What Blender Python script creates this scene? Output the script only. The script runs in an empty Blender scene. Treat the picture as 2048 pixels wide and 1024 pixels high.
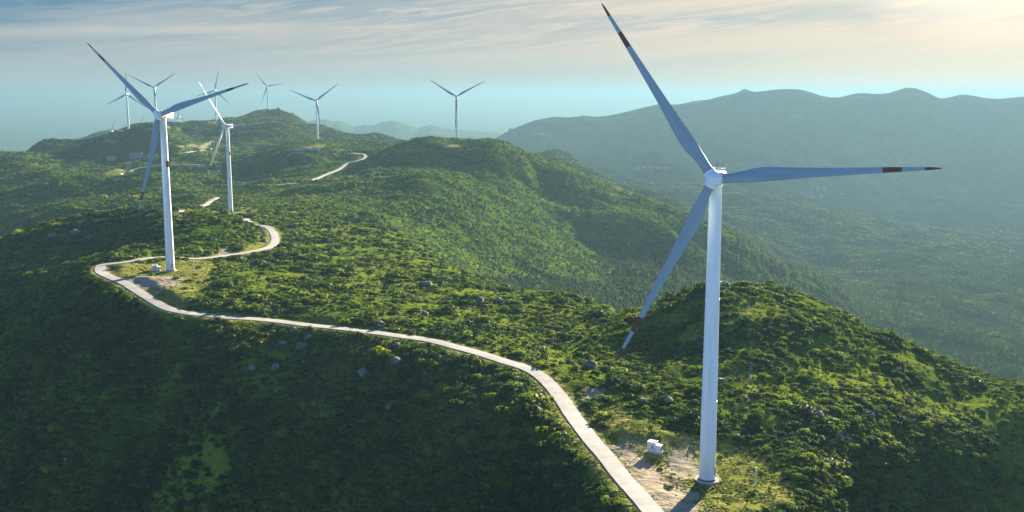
import bpy, bmesh, math, random
import numpy as np
from mathutils import Vector, Matrix

sc = bpy.context.scene
COL = sc.collection
rnd = random.Random(11)

# ---------------------------------------------------------------- camera
cam = bpy.data.cameras.new('camera'); cam_o = bpy.data.objects.new('camera', cam); COL.objects.link(cam_o)
cam.sensor_fit = 'HORIZONTAL'; cam.sensor_width = 36.0; cam.lens = 2100.0 / 2048.0 * 36.0
cam.clip_start = 1.0; cam.clip_end = 300000.0
cam_o.location = (0, 0, 103.0)
cam_o.rotation_euler = (math.radians(90) - math.atan((512 - 185) / 2100.0), 0, 0)
sc.camera = cam_o

# ---------------------------------------------------------------- sky, sun, exposure
SUN_AZ, SUN_EL = math.radians(25.0), math.radians(13.0)      # azimuth clockwise from +Y
world = bpy.data.worlds.new('World'); sc.world = world; world.use_nodes = True
wn, wl = world.node_tree.nodes, world.node_tree.links
wn.clear()
w_out = wn.new('ShaderNodeOutputWorld'); w_bg = wn.new('ShaderNodeBackground')
sky = wn.new('ShaderNodeTexSky'); sky.sky_type = 'NISHITA'; sky.sun_disc = False
sky.sun_elevation = SUN_EL; sky.sun_rotation = SUN_AZ; sky.altitude = 400; sky.air_density = 1.0; sky.dust_density = 1.0; sky.ozone_density = 2.0
w_bg.inputs['Strength'].default_value = 0.05
tcw = wn.new('ShaderNodeTexCoord'); sepw = wn.new('ShaderNodeSeparateXYZ'); wl.new(tcw.outputs['Generated'], sepw.inputs[0])
def wmath(op, a, b=0.0, c=0.0):
    m = wn.new('ShaderNodeMath'); m.operation = op
    for s, v in zip(m.inputs, (a, b, c)):
        if isinstance(v, (int, float)): s.default_value = v
        else: wl.new(v, s)
    return m.outputs[0]
def wmix(f, a, b, blend='MIX'):
    m = wn.new('ShaderNodeMix'); m.data_type = 'RGBA'; m.blend_type = blend
    for s, v in ((m.inputs[0], f), (m.inputs[6], a), (m.inputs[7], b)):
        if isinstance(v, (int, float)): s.default_value = v
        elif isinstance(v, tuple): s.default_value = (*v, 1)
        else: wl.new(v, s)
    return m.outputs[2]
def wramp(f, stops):
    r = wn.new('ShaderNodeValToRGB'); e = r.color_ramp.elements
    while len(e) < len(stops): e.new(0.5)
    for el, (p, v) in zip(e, stops): el.position = p; el.color = (v, v, v, 1)
    wl.new(f, r.inputs[0]); return r.outputs[0]
def wnoise(sx, sy, sz, tilt, off, detail, rough, dist=0.0):
    """cloud pattern on the sky: long in azimuth, thin in height, leaning by tilt"""
    az = wmath('ARCTAN2', sepw.outputs[0], sepw.outputs[1])
    el = wmath('ADD', sepw.outputs[2], wmath('MULTIPLY', az, tilt))
    cb = wn.new('ShaderNodeCombineXYZ'); wl.new(wmath('MULTIPLY', az, sx), cb.inputs[0]); wl.new(wmath('MULTIPLY', el, sz), cb.inputs[1]); cb.inputs[2].default_value = off
    n = wn.new('ShaderNodeTexNoise'); n.inputs['Scale'].default_value = 1.0; n.inputs['Detail'].default_value = detail; n.inputs['Roughness'].default_value = rough; n.inputs['Distortion'].default_value = dist
    wl.new(cb.outputs[0], n.inputs['Vector']); return n.outputs['Fac']
sdot = wn.new('ShaderNodeVectorMath'); sdot.operation = 'DOT_PRODUCT'; wl.new(tcw.outputs['Generated'], sdot.inputs[0])
sdot.inputs[1].default_value = (math.sin(SUN_AZ) * math.cos(SUN_EL), math.cos(SUN_AZ) * math.cos(SUN_EL), math.sin(SUN_EL))
toward = wramp(sdot.outputs['Value'], [(0.70, 0.0), (0.90, 0.35), (0.985, 1.0)])
cir = wnoise(9.0, 0, 125.0, -0.12, 3.3, 11, 0.62, 1.3); soft = wnoise(2.4, 0, 34.0, -0.06, 8.1, 4, 0.5, 0.3)
high = wramp(sepw.outputs[2], [(0.012, 0.0), (0.055, 1.0), (0.15, 1.0), (0.5, 0.0)])
body = wmix(1.0, sky.outputs[0], (0.68, 0.92, 1.22), 'MULTIPLY')
# thin veil over the blue, cirrus streaks lit by the low sun, soft grey-blue bars
veil = wmix(toward, (4.3, 4.3, 4.2), (5.6, 4.5, 3.4))
leftish = wn.new('ShaderNodeMapRange'); leftish.inputs['From Min'].default_value = -0.40; leftish.inputs['From Max'].default_value = 0.10; leftish.inputs['To Min'].default_value = 0.95; leftish.inputs['To Max'].default_value = 0.60
wl.new(wmath('ARCTAN2', sepw.outputs[0], sepw.outputs[1]), leftish.inputs['Value']); leftish = leftish.outputs['Result']
rightish = wn.new('ShaderNodeMapRange'); rightish.inputs['From Min'].default_value = -0.42; rightish.inputs['From Max'].default_value = 0.02; rightish.inputs['To Min'].default_value = 0.12; rightish.inputs['To Max'].default_value = 0.95
wl.new(wmath('ARCTAN2', sepw.outputs[0], sepw.outputs[1]), rightish.inputs['Value']); rightish = rightish.outputs['Result']
low = wramp(sepw.outputs[2], [(0.0, 1.0), (0.12, 0.97), (0.45, 0.0)])
veil = wmix(wmath('MULTIPLY', wramp(sepw.outputs[2], [(0.0, 1.0), (0.012, 0.85), (0.045, 0.0)]), 0.75), veil, wmix(toward, (3.1, 4.2, 4.6), (4.6, 4.6, 4.3)))
body = wmix(wmath('MULTIPLY', low, 0.93), body, veil)
body = wmix(wmath('MULTIPLY', high, wmath('MULTIPLY', wramp(soft, [(0.40, 0.0), (0.62, 1.0)]), leftish)), body, wmix(toward, (0.95, 2.15, 3.2), (3.5, 4.4, 5.0)))
body = wmix(wmath('MULTIPLY', high, wmath('MULTIPLY', wramp(cir, [(0.45, 0.0), (0.60, 1.0)]), rightish)), body, wmix(toward, (5.0, 4.9, 4.5), (7.4, 6.2, 4.9)))
glow = wn.new('ShaderNodeMapRange'); glow.interpolation_type = 'SMOOTHSTEP'; wl.new(sdot.outputs['Value'], glow.inputs['Value']); glow.inputs['From Min'].default_value = 0.978; glow.inputs['From Max'].default_value = 0.9935; glow.inputs['To Max'].default_value = 0.75
body = wmix(glow.outputs['Result'], body, (11.5, 9.8, 7.4))
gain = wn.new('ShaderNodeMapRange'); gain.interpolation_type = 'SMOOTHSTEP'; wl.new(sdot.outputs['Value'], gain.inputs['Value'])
gain.inputs['From Min'].default_value = 0.0; gain.inputs['From Max'].default_value = 0.65; gain.inputs['To Min'].default_value = 0.62; gain.inputs['To Max'].default_value = 0.43  # sky opposite the sun kept brighter to fill the towers' shaded sides
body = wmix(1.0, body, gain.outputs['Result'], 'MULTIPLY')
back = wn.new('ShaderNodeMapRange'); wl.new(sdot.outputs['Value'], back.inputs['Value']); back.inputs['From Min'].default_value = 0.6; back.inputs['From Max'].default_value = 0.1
body = wmix(back.outputs['Result'], body, wmix(1.0, body, (0.80, 0.98, 1.20), 'MULTIPLY'))  # blue tint added to the unseen sky behind the camera
zen = wn.new('ShaderNodeMapRange'); wl.new(sepw.outputs[2], zen.inputs['Value']); zen.inputs['From Min'].default_value = 0.30; zen.inputs['From Max'].default_value = 0.85; zen.inputs['To Min'].default_value = 0.8; zen.inputs['To Max'].default_value = 1.7  # unseen overhead sky brightened so shrubs are lit from above
body = wmix(wramp(sepw.outputs[2], [(0.12, 0.0), (0.30, 1.0)]), body, wmix(1.0, body, zen.outputs['Result'], 'MULTIPLY'))
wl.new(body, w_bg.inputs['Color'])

wl.new(w_bg.outputs[0], w_out.inputs['Surface'])

sun = bpy.data.lights.new('sun', 'SUN'); sun.energy = 5.0; sun.angle = math.radians(0.53); sun.color = (1.0, 0.86, 0.64)
sun_o = bpy.data.objects.new('sun', sun); COL.objects.link(sun_o)
sdir = Vector((math.sin(SUN_AZ) * math.cos(SUN_EL), math.cos(SUN_AZ) * math.cos(SUN_EL), math.sin(SUN_EL)))
sun_o.rotation_euler = sdir.to_track_quat('Z', 'Y').to_euler(); sun_o.location = (200, 300, 400)

sc.view_settings.view_transform = 'Standard'; sc.view_settings.look = 'None'; sc.view_settings.gamma = 1.0
sc.view_settings.use_curve_mapping = False
sc.view_settings.exposure = 2.55
sc.render.engine = 'CYCLES'
sc.cycles.use_denoising = True
sc.cycles.max_bounces = 6; sc.cycles.diffuse_bounces = 3; sc.cycles.glossy_bounces = 2; sc.cycles.transmission_bounces = 3; sc.cycles.volume_bounces = 0
sc.cycles.use_adaptive_sampling = False

# ---------------------------------------------------------------- small helpers
def mat(name):
    m = bpy.data.materials.new(name); m.use_nodes = True
    nt = m.node_tree; b = nt.nodes['Principled BSDF']
    b.inputs['Specular IOR Level'].default_value = 0.25
    return m, nt, b
def N(nt, kind, **kw):
    n = nt.nodes.new(kind)
    for k, v in kw.items(): setattr(n, k, v)
    return n
def noise(nt, vec, scale, detail=4, rough=0.55):
    n = N(nt, 'ShaderNodeTexNoise'); n.inputs['Scale'].default_value = scale; n.inputs['Detail'].default_value = detail; n.inputs['Roughness'].default_value = rough
    if vec is not None: nt.links.new(vec, n.inputs['Vector'])
    return n.outputs['Fac']
def ramp(nt, fac, stops):
    r = N(nt, 'ShaderNodeValToRGB'); e = r.color_ramp.elements
    while len(e) < len(stops): e.new(0.5)
    for el, (p, c) in zip(e, stops):
        el.position = p; el.color = (c[0], c[1], c[2], 1) if not isinstance(c, (int, float)) else (c, c, c, 1)
    nt.links.new(fac, r.inputs[0]); return r.outputs[0]
def mix(nt, fac, a, b, blend='MIX'):
    m = N(nt, 'ShaderNodeMix', data_type='RGBA', blend_type=blend)
    for sock, v in ((m.inputs[0], fac), (m.inputs[6], a), (m.inputs[7], b)):
        if isinstance(v, (int, float)): sock.default_value = v
        elif isinstance(v, tuple): sock.default_value = (v[0], v[1], v[2], 1)
        else: nt.links.new(v, sock)
    return m.outputs[2]
def math_(nt, op, a, b=0.0, c=0.0):
    m = N(nt, 'ShaderNodeMath', operation=op)
    for s, v in zip(m.inputs, (a, b, c)):
        if isinstance(v, (int, float)): s.default_value = v
        else: nt.links.new(v, s)
    return m.outputs[0]
def bump(nt, b, h, strength, dist):
    n = N(nt, 'ShaderNodeBump'); n.inputs['Strength'].default_value = strength; n.inputs['Distance'].default_value = dist
    nt.links.new(h, n.inputs['Height']); nt.links.new(n.outputs[0], b.inputs['Normal'])

def link(name, data, parent=None, loc=None, rot=None):
    o = bpy.data.objects.new(name, data); COL.objects.link(o)
    if parent is not None: o.parent = parent
    if loc is not None: o.location = loc
    if rot is not None: o.rotation_euler = rot
    return o
def tag(o, label=None, cat=None, group=None, kind=None):
    if label: o['label'] = label
    if cat: o['category'] = cat
    if group: o['group'] = group
    if kind: o['kind'] = kind
    return o
def mesh_np(name, verts, faces, mats, smooth=True, mat_idx=None):
    """faces: (n, k) integer array, every face with k corners"""
    me = bpy.data.meshes.new(name); v = np.asarray(verts, np.float32); f = np.asarray(faces, np.int32)
    me.vertices.add(len(v)); me.vertices.foreach_set('co', v.ravel())
    k = f.shape[1]
    me.loops.add(f.size); me.loops.foreach_set('vertex_index', f.ravel())
    me.polygons.add(len(f)); me.polygons.foreach_set('loop_start', np.arange(0, f.size, k, dtype=np.int32))
    me.polygons.foreach_set('use_smooth', np.full(len(f), smooth))
    for m in mats: me.materials.append(m)
    if mat_idx is not None: me.polygons.foreach_set('material_index', np.asarray(mat_idx, np.int32))
    me.update(calc_edges=True)
    return me
def bm_mesh(name, bm, m, smooth=False, sharp=0.6):
    bmesh.ops.recalc_face_normals(bm, faces=bm.faces)
    me = bpy.data.meshes.new(name); bm.to_mesh(me); bm.free()
    for x in (m if isinstance(m, (list, tuple)) else [m]): me.materials.append(x)
    if smooth:
        me.polygons.foreach_set('use_smooth', np.ones(len(me.polygons), bool)); me.set_sharp_from_angle(angle=sharp)
    return me
def bx(bm, c, s, rz=0.0, bevel=0.0):
    r = bmesh.ops.create_cube(bm, size=1.0, matrix=Matrix.Translation(c) @ Matrix.Rotation(rz, 4, 'Z') @ Matrix.Diagonal((s[0], s[1], s[2], 1)))
    if bevel > 0:
        es = list({e for v in r['verts'] for e in v.link_edges})
        bmesh.ops.bevel(bm, geom=es, offset=bevel, segments=2, affect='EDGES', profile=0.5)
def cyl(bm, p0, p1, r0, r1=None, seg=12, caps=True):
    p0, p1 = Vector(p0), Vector(p1); d = p1 - p0
    M = Matrix.Translation((p0 + p1) / 2) @ d.to_track_quat('Z', 'Y').to_matrix().to_4x4()
    bmesh.ops.create_cone(bm, cap_ends=caps, segments=seg, radius1=r0, radius2=r0 if r1 is None else r1, depth=d.length, matrix=M)
def lathe(bm, prof, seg=24, M=Matrix()):
    rings = []
    for r, z in prof:
        rings.append([bm.verts.new(M @ Vector((r * math.cos(2*math.pi*i/seg), r * math.sin(2*math.pi*i/seg), z))) for i in range(seg)])
    for a, b in zip(rings, rings[1:]):
        for i in range(seg): bm.faces.new((a[i], a[(i+1) % seg], b[(i+1) % seg], b[i]))
    bm.faces.new(rings[0][::-1]); bm.faces.new(rings[-1])

# ---------------------------------------------------------------- the lie of the land
# Measured from the photograph: F = focal length in photo pixels (2048 wide), YH = horizon row.
F = 2100.0; YH = 185.0; ZC = 103.0
PITCH = math.atan((512 - YH) / F)
CP, SP = math.cos(PITCH), math.sin(PITCH)

def ray(px, py):
    dx = (px - 1024) / F; dy = (512 - py) / F
    wy = CP + SP * dy; wz = -SP + CP * dy
    return dx / wy, wz / wy                                   # x and z per metre of distance along +Y

def P(px, py, z):                                             # ground point seen at (px, py) whose height is z
    sx, sz = ray(px, py); D = (z - ZC) / sz
    return (sx * D, D, z)

def Q(px, py, D):                                             # ground point seen at (px, py) at distance D
    sx, sz = ray(px, py)
    return (sx * D, D, ZC + sz * D)

def H(px, D, z):                                              # hidden or unseen ground
    return ((px - 1024) / F * D * 1.01, D, z)

CONTROL = [
 # edge of the picture below, and nearer
 P(0,1024,-75), P(300,1024,-62), P(600,1024,-45), P(900,1024,-25), P(1150,1024,-8), P(1300,1024,-1), P(1500,1024,-3),
 Q(1700,1024,285), Q(1800,1024,300), Q(2048,1024,322), H(0,200,-170), H(1024,150,-60), H(1300,150,-14), H(2048,180,-60),
 H(-600,300,-190), H(2700,250,-90), H(-400,600,-110), H(-400,900,-125), H(-300,450,-125),
 # the road along the ridge
 P(1240,930,0), P(1100,765,1), P(1050,740,1), P(960,705,2), P(850,678,2), P(700,660,2), P(560,640,2), P(400,632,3),
 P(330,615,5.5), P(250,575,8.2), P(195,545,8.6), P(225,522,9.6), P(290,516,10), P(430,517,6), P(540,488,4), P(548,465,2), P(530,453,1),
 P(490,445,-1), P(510,423,-5),
 # turbine pads
 P(1413,965,0), P(1310,890,0), P(1560,985,-2), P(1500,900,-1), P(1600,1000,-3), P(1650,960,-4), P(341,545,10), P(300,570,9.2), P(400,560,8.5),
 P(462,428,-6),
 # dark slope left of the road
 P(200,700,-10), P(0,700,-34), P(0,850,-54), P(300,850,-37), P(600,850,-24), P(850,850,-11), P(1000,850,-5), P(400,720,-8),
 P(700,750,-6), P(900,770,-2), P(100,600,-10), P(0,600,-26), P(0,520,-45), P(1130,900,-3),
 # knoll behind the second turbine and its left arm
 P(450,432,12), P(440,470,8), P(520,460,4), P(300,425,10), P(200,440,5), P(100,448,0), P(0,490,-25), P(380,470,9), P(200,490,-8),
 H(300,1000,-27), H(100,1000,-42), H(450,960,-8),
 P(430,397,-20), P(365,425,-22),
 # basin in the middle left
 P(100,400,-40), P(250,390,-35), P(250,350,-28), P(0,400,-50), P(0,313,-15), P(100,340,-25), P(47,313,-15), P(223,318,-20),
 P(273,312,-15), P(330,330,-24), P(420,333,-26), P(240,345,-28),
 H(0,2500,-120), H(-300,1500,-120), H(-300,2200,-100),
 # back hill with the far turbines
 Q(97,297,2500), Q(146,295,2480), Q(176,286,2450), Q(211,272,2434), Q(252,262,2389), Q(275,253,2450), Q(305,253,2460), Q(337,255.6,2500),
 Q(363,253,2650), Q(381,245,2750), Q(416,244,2800), Q(451,238,2900), Q(483,229,3050), Q(516,227,3120), Q(539,220,3180), Q(557,220,3200),
 Q(574,226,3160), Q(588,237.7,3100), Q(612,248,2980), Q(640,258,2889), Q(676,265.5,2820), Q(711,274,2740), Q(735,267,2810), Q(755,262.6,2850),
 Q(778,268,2837), Q(810,279,2756),
 H(223,4200,-133), H(282,4650,-128), H(358,4150,-62), H(250,5000,-200), H(100,3300,-220), H(250,3000,-120), H(330,3300,-160), H(400,3700,-160), H(540,4200,-190), H(640,3600,-170), H(755,3600,-170), H(0,3500,-380), H(900,3500,-300), H(711,3300,-120),
 P(350,280,0), Q(430,268,2560), P(420,300,-10), P(500,290,-8), P(600,285,-5), P(540,255,22),
 # ridge of the two middle turbines and its long spur to the right
 P(635,290,13), P(590,302,8), P(700,300,5), P(914,293,22), P(848,279,30), P(816,280,24), P(784,289,14), P(870,284,28), P(939,291.5,23), P(992,293,22),
 P(1027,302,14), P(1068,318,0), P(1128,335,-14), P(1205,360.5,-39), P(1256,383,-57), P(1305,404,-74), P(1358,427,-93), P(1435,452.6,-115), P(1512,488,-143),
 P(1563,524,-170), P(1640,550,-200),
 Q(318,262,2150), H(914,1745,21), H(914,1815,15), H(880,1780,24), H(948,1745,21), H(848,1820,27), H(992,1735,20), H(1027,1745,11), H(816,1850,20), H(0,2060,-21), H(47,2060,-21), H(97,2560,-24), H(305,2530,26), H(635,1990,12), H(640,2960,9), H(711,2820,-8), H(848,1930,10), H(970,1900,4), H(880,2050,-25), H(800,2080,-5), H(0,2250,-48), H(60,2200,-45), H(160,2700,-50), H(280,2700,0), H(430,3100,5), H(560,3500,10), H(1000,2300,-110), H(1100,2200,-130), H(1256,2050,-190), H(1400,2150,-270), H(1512,2200,-310), H(800,2300,-60), H(700,2300,-50),
 Q(900,350,1450), Q(900,420,1250), Q(900,500,1100), Q(1100,400,1550), Q(1100,500,1300), Q(1100,580,1130), Q(1300,500,1450), Q(1300,600,1200),
 Q(1450,560,1400), Q(1650,620,1500), Q(750,400,1250), Q(650,350,1500), Q(600,400,1150), Q(650,430,1000), Q(750,440,980), Q(700,320,1680), Q(500,340,1700), Q(500,375,1400),
 # right edge of the sunny ridge, and the drop behind it
 Q(1000,577,620), Q(1060,599,580), P(1133,596,-5.5), P(1180,612,-7), P(1225,632,-7.5), Q(1275,637,515), Q(940,555,680), Q(880,520,760),
 Q(830,480,850), Q(760,450,930),
 H(1000,790,-75), H(1133,740,-85), H(1225,700,-80), H(1100,950,-112), H(880,930,-55), H(1300,850,-120),
 Q(700,560,570), Q(900,600,520), Q(1100,680,440), Q(600,500,690), Q(1250,720,400), Q(750,500,710), Q(700,450,900),
 # knob behind the first turbine and its right shoulder
 Q(1450,573,480), Q(1397,578,475), Q(1340,603,470), Q(1515,578,480), Q(1542,575,490), Q(1610,598,470), Q(1678,632,455), Q(1737,662,445), Q(1780,677,440), Q(1900,725,420),
 Q(2048,772,400), Q(1450,650,410), Q(1450,800,335), Q(1700,800,350), Q(2048,900,348), Q(1900,900,333), Q(1750,900,315), Q(1900,800,385), Q(1620,700,395), Q(1350,700,410), Q(2250,860,380),
 H(1450,600,-40), H(1340,600,-60), H(1600,580,-50), H(1800,540,-70), H(2048,520,-90), H(2300,480,-120), H(2400,330,-60), H(2048,700,-190), H(1700,800,-190), H(1500,850,-170),
 # valley on the right
 Q(1700,600,1750), Q(1900,680,1500), Q(2048,740,1350), Q(2048,650,1800), Q(1850,560,2200), Q(1700,480,2800), Q(2000,520,2600), Q(1650,395,3900),
 Q(1450,380,3300), Q(1400,340,3900), Q(1300,325,4000), Q(1200,315,4000), Q(1102,304,2900), Q(1070,312,2850), Q(1135,309,2850), Q(1286,378,2450), Q(1340,402,2300), H(1256,3000,-215), H(1105,3500,-150), Q(1900,400,4300),
 Q(2048,380,4600), H(2500,1300,-330), H(2500,2200,-330), H(2600,4000,-200), H(2500,700,-230),
 # the long mountain on the right
 Q(1000,269,5600), Q(1061,245,5800), Q(1123,234,5900), Q(1143,239,5900), Q(1185,235,5900), Q(1225,230,5900), Q(1270,221,6000), Q(1307,212,6000), Q(1327,208,6000), Q(1353,213,6000),
 Q(1389,202,6000), Q(1404,204,6000), Q(1435,193,6000), Q(1460,189,6000), Q(1475,185.5,6000), Q(1489,177,6000), Q(1506,184,6000), Q(1530,181.5,6000), Q(1563,179,6000), Q(1604,181,6000),
 Q(1645,193,6000), Q(1675,196,6000), Q(1716,186.5,6000), Q(1773,185.5,6000), Q(1795,179,6000), Q(1814,174,6000), Q(1839,179,6000), Q(1862,189,6000), Q(1880,198,6000), Q(1921,190,6000),
 Q(1972,196,6000), Q(2018,196,6000), Q(2048,194,6000), Q(2200,190,6000), Q(2500,200,6000),
 H(940,6000,-330), H(850,5000,-420), H(1000,7500,-420), H(1300,8000,-300), H(1600,8000,-250), H(2000,8000,-250), H(2500,8500,-250), H(700,5000,-420),
 Q(1200,285,5000), Q(1500,270,5100), Q(1800,270,5200), Q(2048,280,5300),
 H(300,5000,-480), H(0,5000,-520), H(-300,4000,-480),
]

def warp(x, y):
    return np.stack([x / np.maximum(y, 1.0) * 2.1, 1.15 * np.log(np.maximum(y, 60.0) / 300.0)], -1)

def tps(r2):
    return 0.5 * r2 * np.log(r2 + 1e-12)

CONTROL += [(p[0] * 1.055, p[1] + 330, p[2] - 40) for p in CONTROL if 5550 < p[1] < 6010 and p[2] > -200 and p[0] > 0]
_c = np.array(CONTROL); _cu = warp(_c[:, 0], _c[:, 1])
_s = 1.0 / np.maximum(_c[:, 1], 200.0)                        # interpolate the drop below the camera, per metre
_n = len(_c)
_A = np.zeros((_n + 3, _n + 3))
_A[:_n, :_n] = tps(((_cu[:, None] - _cu[None]) ** 2).sum(-1)) + np.eye(_n) * 2e-5
_A[:_n, _n] = 1; _A[:_n, _n+1:] = _cu; _A[_n:, :_n] = _A[:_n, _n:].T
_W = np.linalg.solve(_A, np.concatenate([(_c[:, 2] - ZC) * _s, np.zeros(3)]))

def massif(x, y):
    x = np.asarray(x, float).ravel(); y = np.asarray(y, float).ravel()
    out = np.empty(len(x))
    for i in range(0, len(x), 20000):
        u = warp(x[i:i+20000], y[i:i+20000])
        k = tps((u[:, None, 0] - _cu[None, :, 0]) ** 2 + (u[:, None, 1] - _cu[None, :, 1]) ** 2)
        out[i:i+20000] = k @ _W[:_n] + _W[_n] + u @ _W[_n+1:]
    return ZC + out * np.maximum(y, 200.0)

# gradient noise
_rng = np.random.RandomState(7)
_perm = _rng.permutation(4096)
_ang = _rng.rand(4096) * 2 * np.pi
_gx, _gy = np.cos(_ang), np.sin(_ang)
def pnoise(x, y):
    xi = np.floor(x).astype(np.int64); yi = np.floor(y).astype(np.int64)
    xf = x - xi; yf = y - yi
    u = xf**3 * (xf * (xf * 6 - 15) + 10); v = yf**3 * (yf * (yf * 6 - 15) + 10)
    def g(ix, iy, fx, fy):
        h = _perm[(_perm[ix & 4095] + iy) & 4095]
        return _gx[h] * fx + _gy[h] * fy
    a = g(xi, yi, xf, yf); b = g(xi+1, yi, xf-1, yf); c = g(xi, yi+1, xf, yf-1); d = g(xi+1, yi+1, xf-1, yf-1)
    return ((a + (b - a) * u) * (1 - v) + (c + (d - c) * u) * v) * 1.5
def fbm(x, y, octs=4, gain=0.5):
    s = 0; a = 1.0
    for o in range(octs):
        s = s + a * pnoise(x * 2**o + 17.3 * o, y * 2**o - 9.1 * o); a *= gain
    return s
def ridged(x, y, octs=4):
    s = 0; a = 1.0
    for o in range(octs):
        s = s + a * (1 - np.abs(pnoise(x * 2**o + 31.7 * o, y * 2**o + 5.3 * o)) * 2); a *= 0.5
    return s / 1.9 - 0.62

def smooth(t, a, b):
    t = np.clip((t - a) / (b - a), 0, 1); return t * t * (3 - 2 * t)

PLAIN = -500.0
_FH = np.array([(560,262),(600,248),(614,243.5),(640,240),(652,238.6),(673,243.5),(681,242),(696,248),(711,255),(734,249),(749,252),(764,245),(787,241.5),
                (799,243.5),(820,251),(837,258),(850,253),(863,250),(878,254),(890,257),(940,262),(992,266),(1060,275)], float)
def base_height(x, y):
    x = np.asarray(x, float); y = np.asarray(y, float); sh = x.shape
    x = x.ravel(); y = y.ravel()
    z = massif(x, np.minimum(y, 9000.0))
    # slow decay into the plain
    w = smooth(y, 6300, 9000)
    z = z * (1 - w) + (PLAIN - 60) * w
    # relief added by water and weather, growing with distance from the roads
    n = ridged(x / 900, y / 900, 5) * 45 * smooth(y, 1800, 4200)
    n *= np.clip((z - PLAIN) / 250, 0, 1) * (1 - 0.75 * np.exp(-((y - 6000) / 450) ** 2))
    n = n + (fbm(x / 210, y / 210, 4) * 16 + ridged(x / 320, y / 320, 4) * 14) * smooth(y, 900, 1500) * (1 - smooth(y, 5200, 6000)) * 0.8 * RELIEF(x, y)
    n = n + fbm(x / 42, y / 42, 4) * 1.5 * (1 - smooth(y, 3000, 5000))
    z = z + n
    n2 = ridged(x / 520, y / 1500, 4) * 140 * smooth(y, 3300, 4300) * (1 - smooth(y, 5300, 5950)) * smooth(x, -200, 900)
    z = z + n2
    k = 40.0
    d = z - PLAIN
    z = PLAIN + 0.5 * (d + np.sqrt(d * d + k * k)) - k * 0.5 * 0
    # blue hills far out on the plain
    px = 1024 + x / np.maximum(y, 1) * F / 1.0
    hp = np.interp(px, _FH[:, 0], _FH[:, 1], left=300, right=300)
    sz = (-SP + CP * (512 - hp) / F) / (CP + SP * (512 - hp) / F)
    top = np.maximum(ZC + sz * 10500 - PLAIN, 0)
    f = np.exp(-((y - 10500) / 1000) ** 2) * top * (1 + 0.25 * ridged(x / 700, y / 700, 4) * smooth(np.abs(y - 10500), 80, 700))
    z = np.maximum(z, PLAIN + f)
    z = z + fbm(x / 3000, y / 3000, 3) * 10 * smooth(y, 9000, 14000)
    return z.reshape(sh)

# crests that must keep their outline get less of the added relief
def RELIEF(x, y):
    px = 1024 + x / np.maximum(y, 1) * F
    r = np.ones_like(x)
    for (cx, D, wx, wd) in ((914,1680,160,160), (635,1900,90,150), (1150,1730,160,110), (1350,1745,160,90), (1530,1735,140,90), (257,2400,70,120), (432,2790,90,150), (536,3150,60,150), (755,2840,60,120)):
        r = r * (1 - 0.85 * np.exp(-((px - cx) / wx) ** 2 - ((y - D) / wd) ** 2))
    return r

# ---------------------------------------------------------------- roads and bare places, read off the photograph and laid on the land
def ground_hit(pts):
    pts = np.asarray(pts, float)
    D = np.exp(np.arange(math.log(140), math.log(9000), 0.0025))
    s = np.array([ray(a, b) for a, b in pts])
    X = s[:, :1] * D; Y = np.repeat(D[None], len(pts), 0); Z = ZC + s[:, 1:] * D
    T = base_height(X, Y)
    below = Z <= T
    k = np.where(below.any(1), below.argmax(1), len(D) - 1)
    return np.stack([X[np.arange(len(pts)), k], Y[np.arange(len(pts)), k], T[np.arange(len(pts)), k]], 1)
def resample(p, step, sm=2):
    p = np.asarray(p, float)
    for _ in range(sm):                                       # corner cutting
        q = np.empty((2 * len(p) - 2, p.shape[1])); q[0::2] = p[:-1] * .75 + p[1:] * .25; q[1::2] = p[:-1] * .25 + p[1:] * .75
        p = np.concatenate([p[:1], q, p[-1:]])
    s = np.concatenate([[0], np.cumsum(np.linalg.norm(np.diff(p[:, :2], axis=0), axis=1))])
    t = np.linspace(0, s[-1], max(4, int(s[-1] / step)))
    return np.stack([np.interp(t, s, p[:, i]) for i in range(p.shape[1])], 1)

ROADS_PX = {
 'main': ([(1345,1075),(1293,1010),(1248,960),(1214,918),(1180,876),(1150,838),(1125,800),(1100,770),(1074,748),(1045,734),(1015,724),(940,702),(859,681),(779,670),(698,661),(617,649),
           (537,641),(451,636),(393,632),(363,627),(334,619),(311,606),(281,586),(252,568),(217,553),(200,545),(200,537),(214,531),(241,523),(276,517.5),(311,515),(345,515.5),(385,518),(425,517),
           (481,509),(531,499),(547,490),(552,479),(547,464),(538,457),(525,453),(508,448),(497,443),(491,438)], 5.4),
 'knoll': ([(363,427),(387,417),(410,411),(419,404),(435,395)], 4.8),
 'middle': ([(622,361),(646,353),(670,343),(686,332),(693,328),(717,322.6),(730,317),(731,311),(722,307.5),(703,306)], 4.4),
 'middle_low': ([(548,371.5),(570,369.5),(592,367)], 4.0),
 'basin': ([(239,349),(257,342),(276,337),(291,334),(307,332),(327,331),(365,330),(390,329.5),(411,332)], 4.6),
 'upper': ([(357,311),(378,305),(398,303),(410,301)], 5.0),
}
TRACKS_PX = {
 'track_a': ([(793,305),(837,302),(875,296),(897,292),(914,293)], 4.0),
 'track_b': ([(353,294),(370,293),(385,291.5),(405,294)], 5.0),
 'track_c': ([(405,298),(414,291),(424,282),(436,273)], 9.0),
 'track_d': ([(214,278),(216,283),(226,287),(239,290.5)], 5.0),
 'track_e': ([(456,269),(468,266.5),(480,264),(500,262)], 5.0),
 'track_f': ([(424,673),(411,691),(419,713),(430,732),(430,753),(438,775),(432,801),(440,828)], 0.7),
 'track_g': ([(258,322),(259,331),(256,338)], 8.0),
 'track_h': ([(1500,575),(1497,640),(1505,700),(1500,760),(1490,840)], 0.4),
 'track_i': ([(590,302),(615,299),(650,296),(690,300)], 5.0),
}
roads = {}
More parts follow.
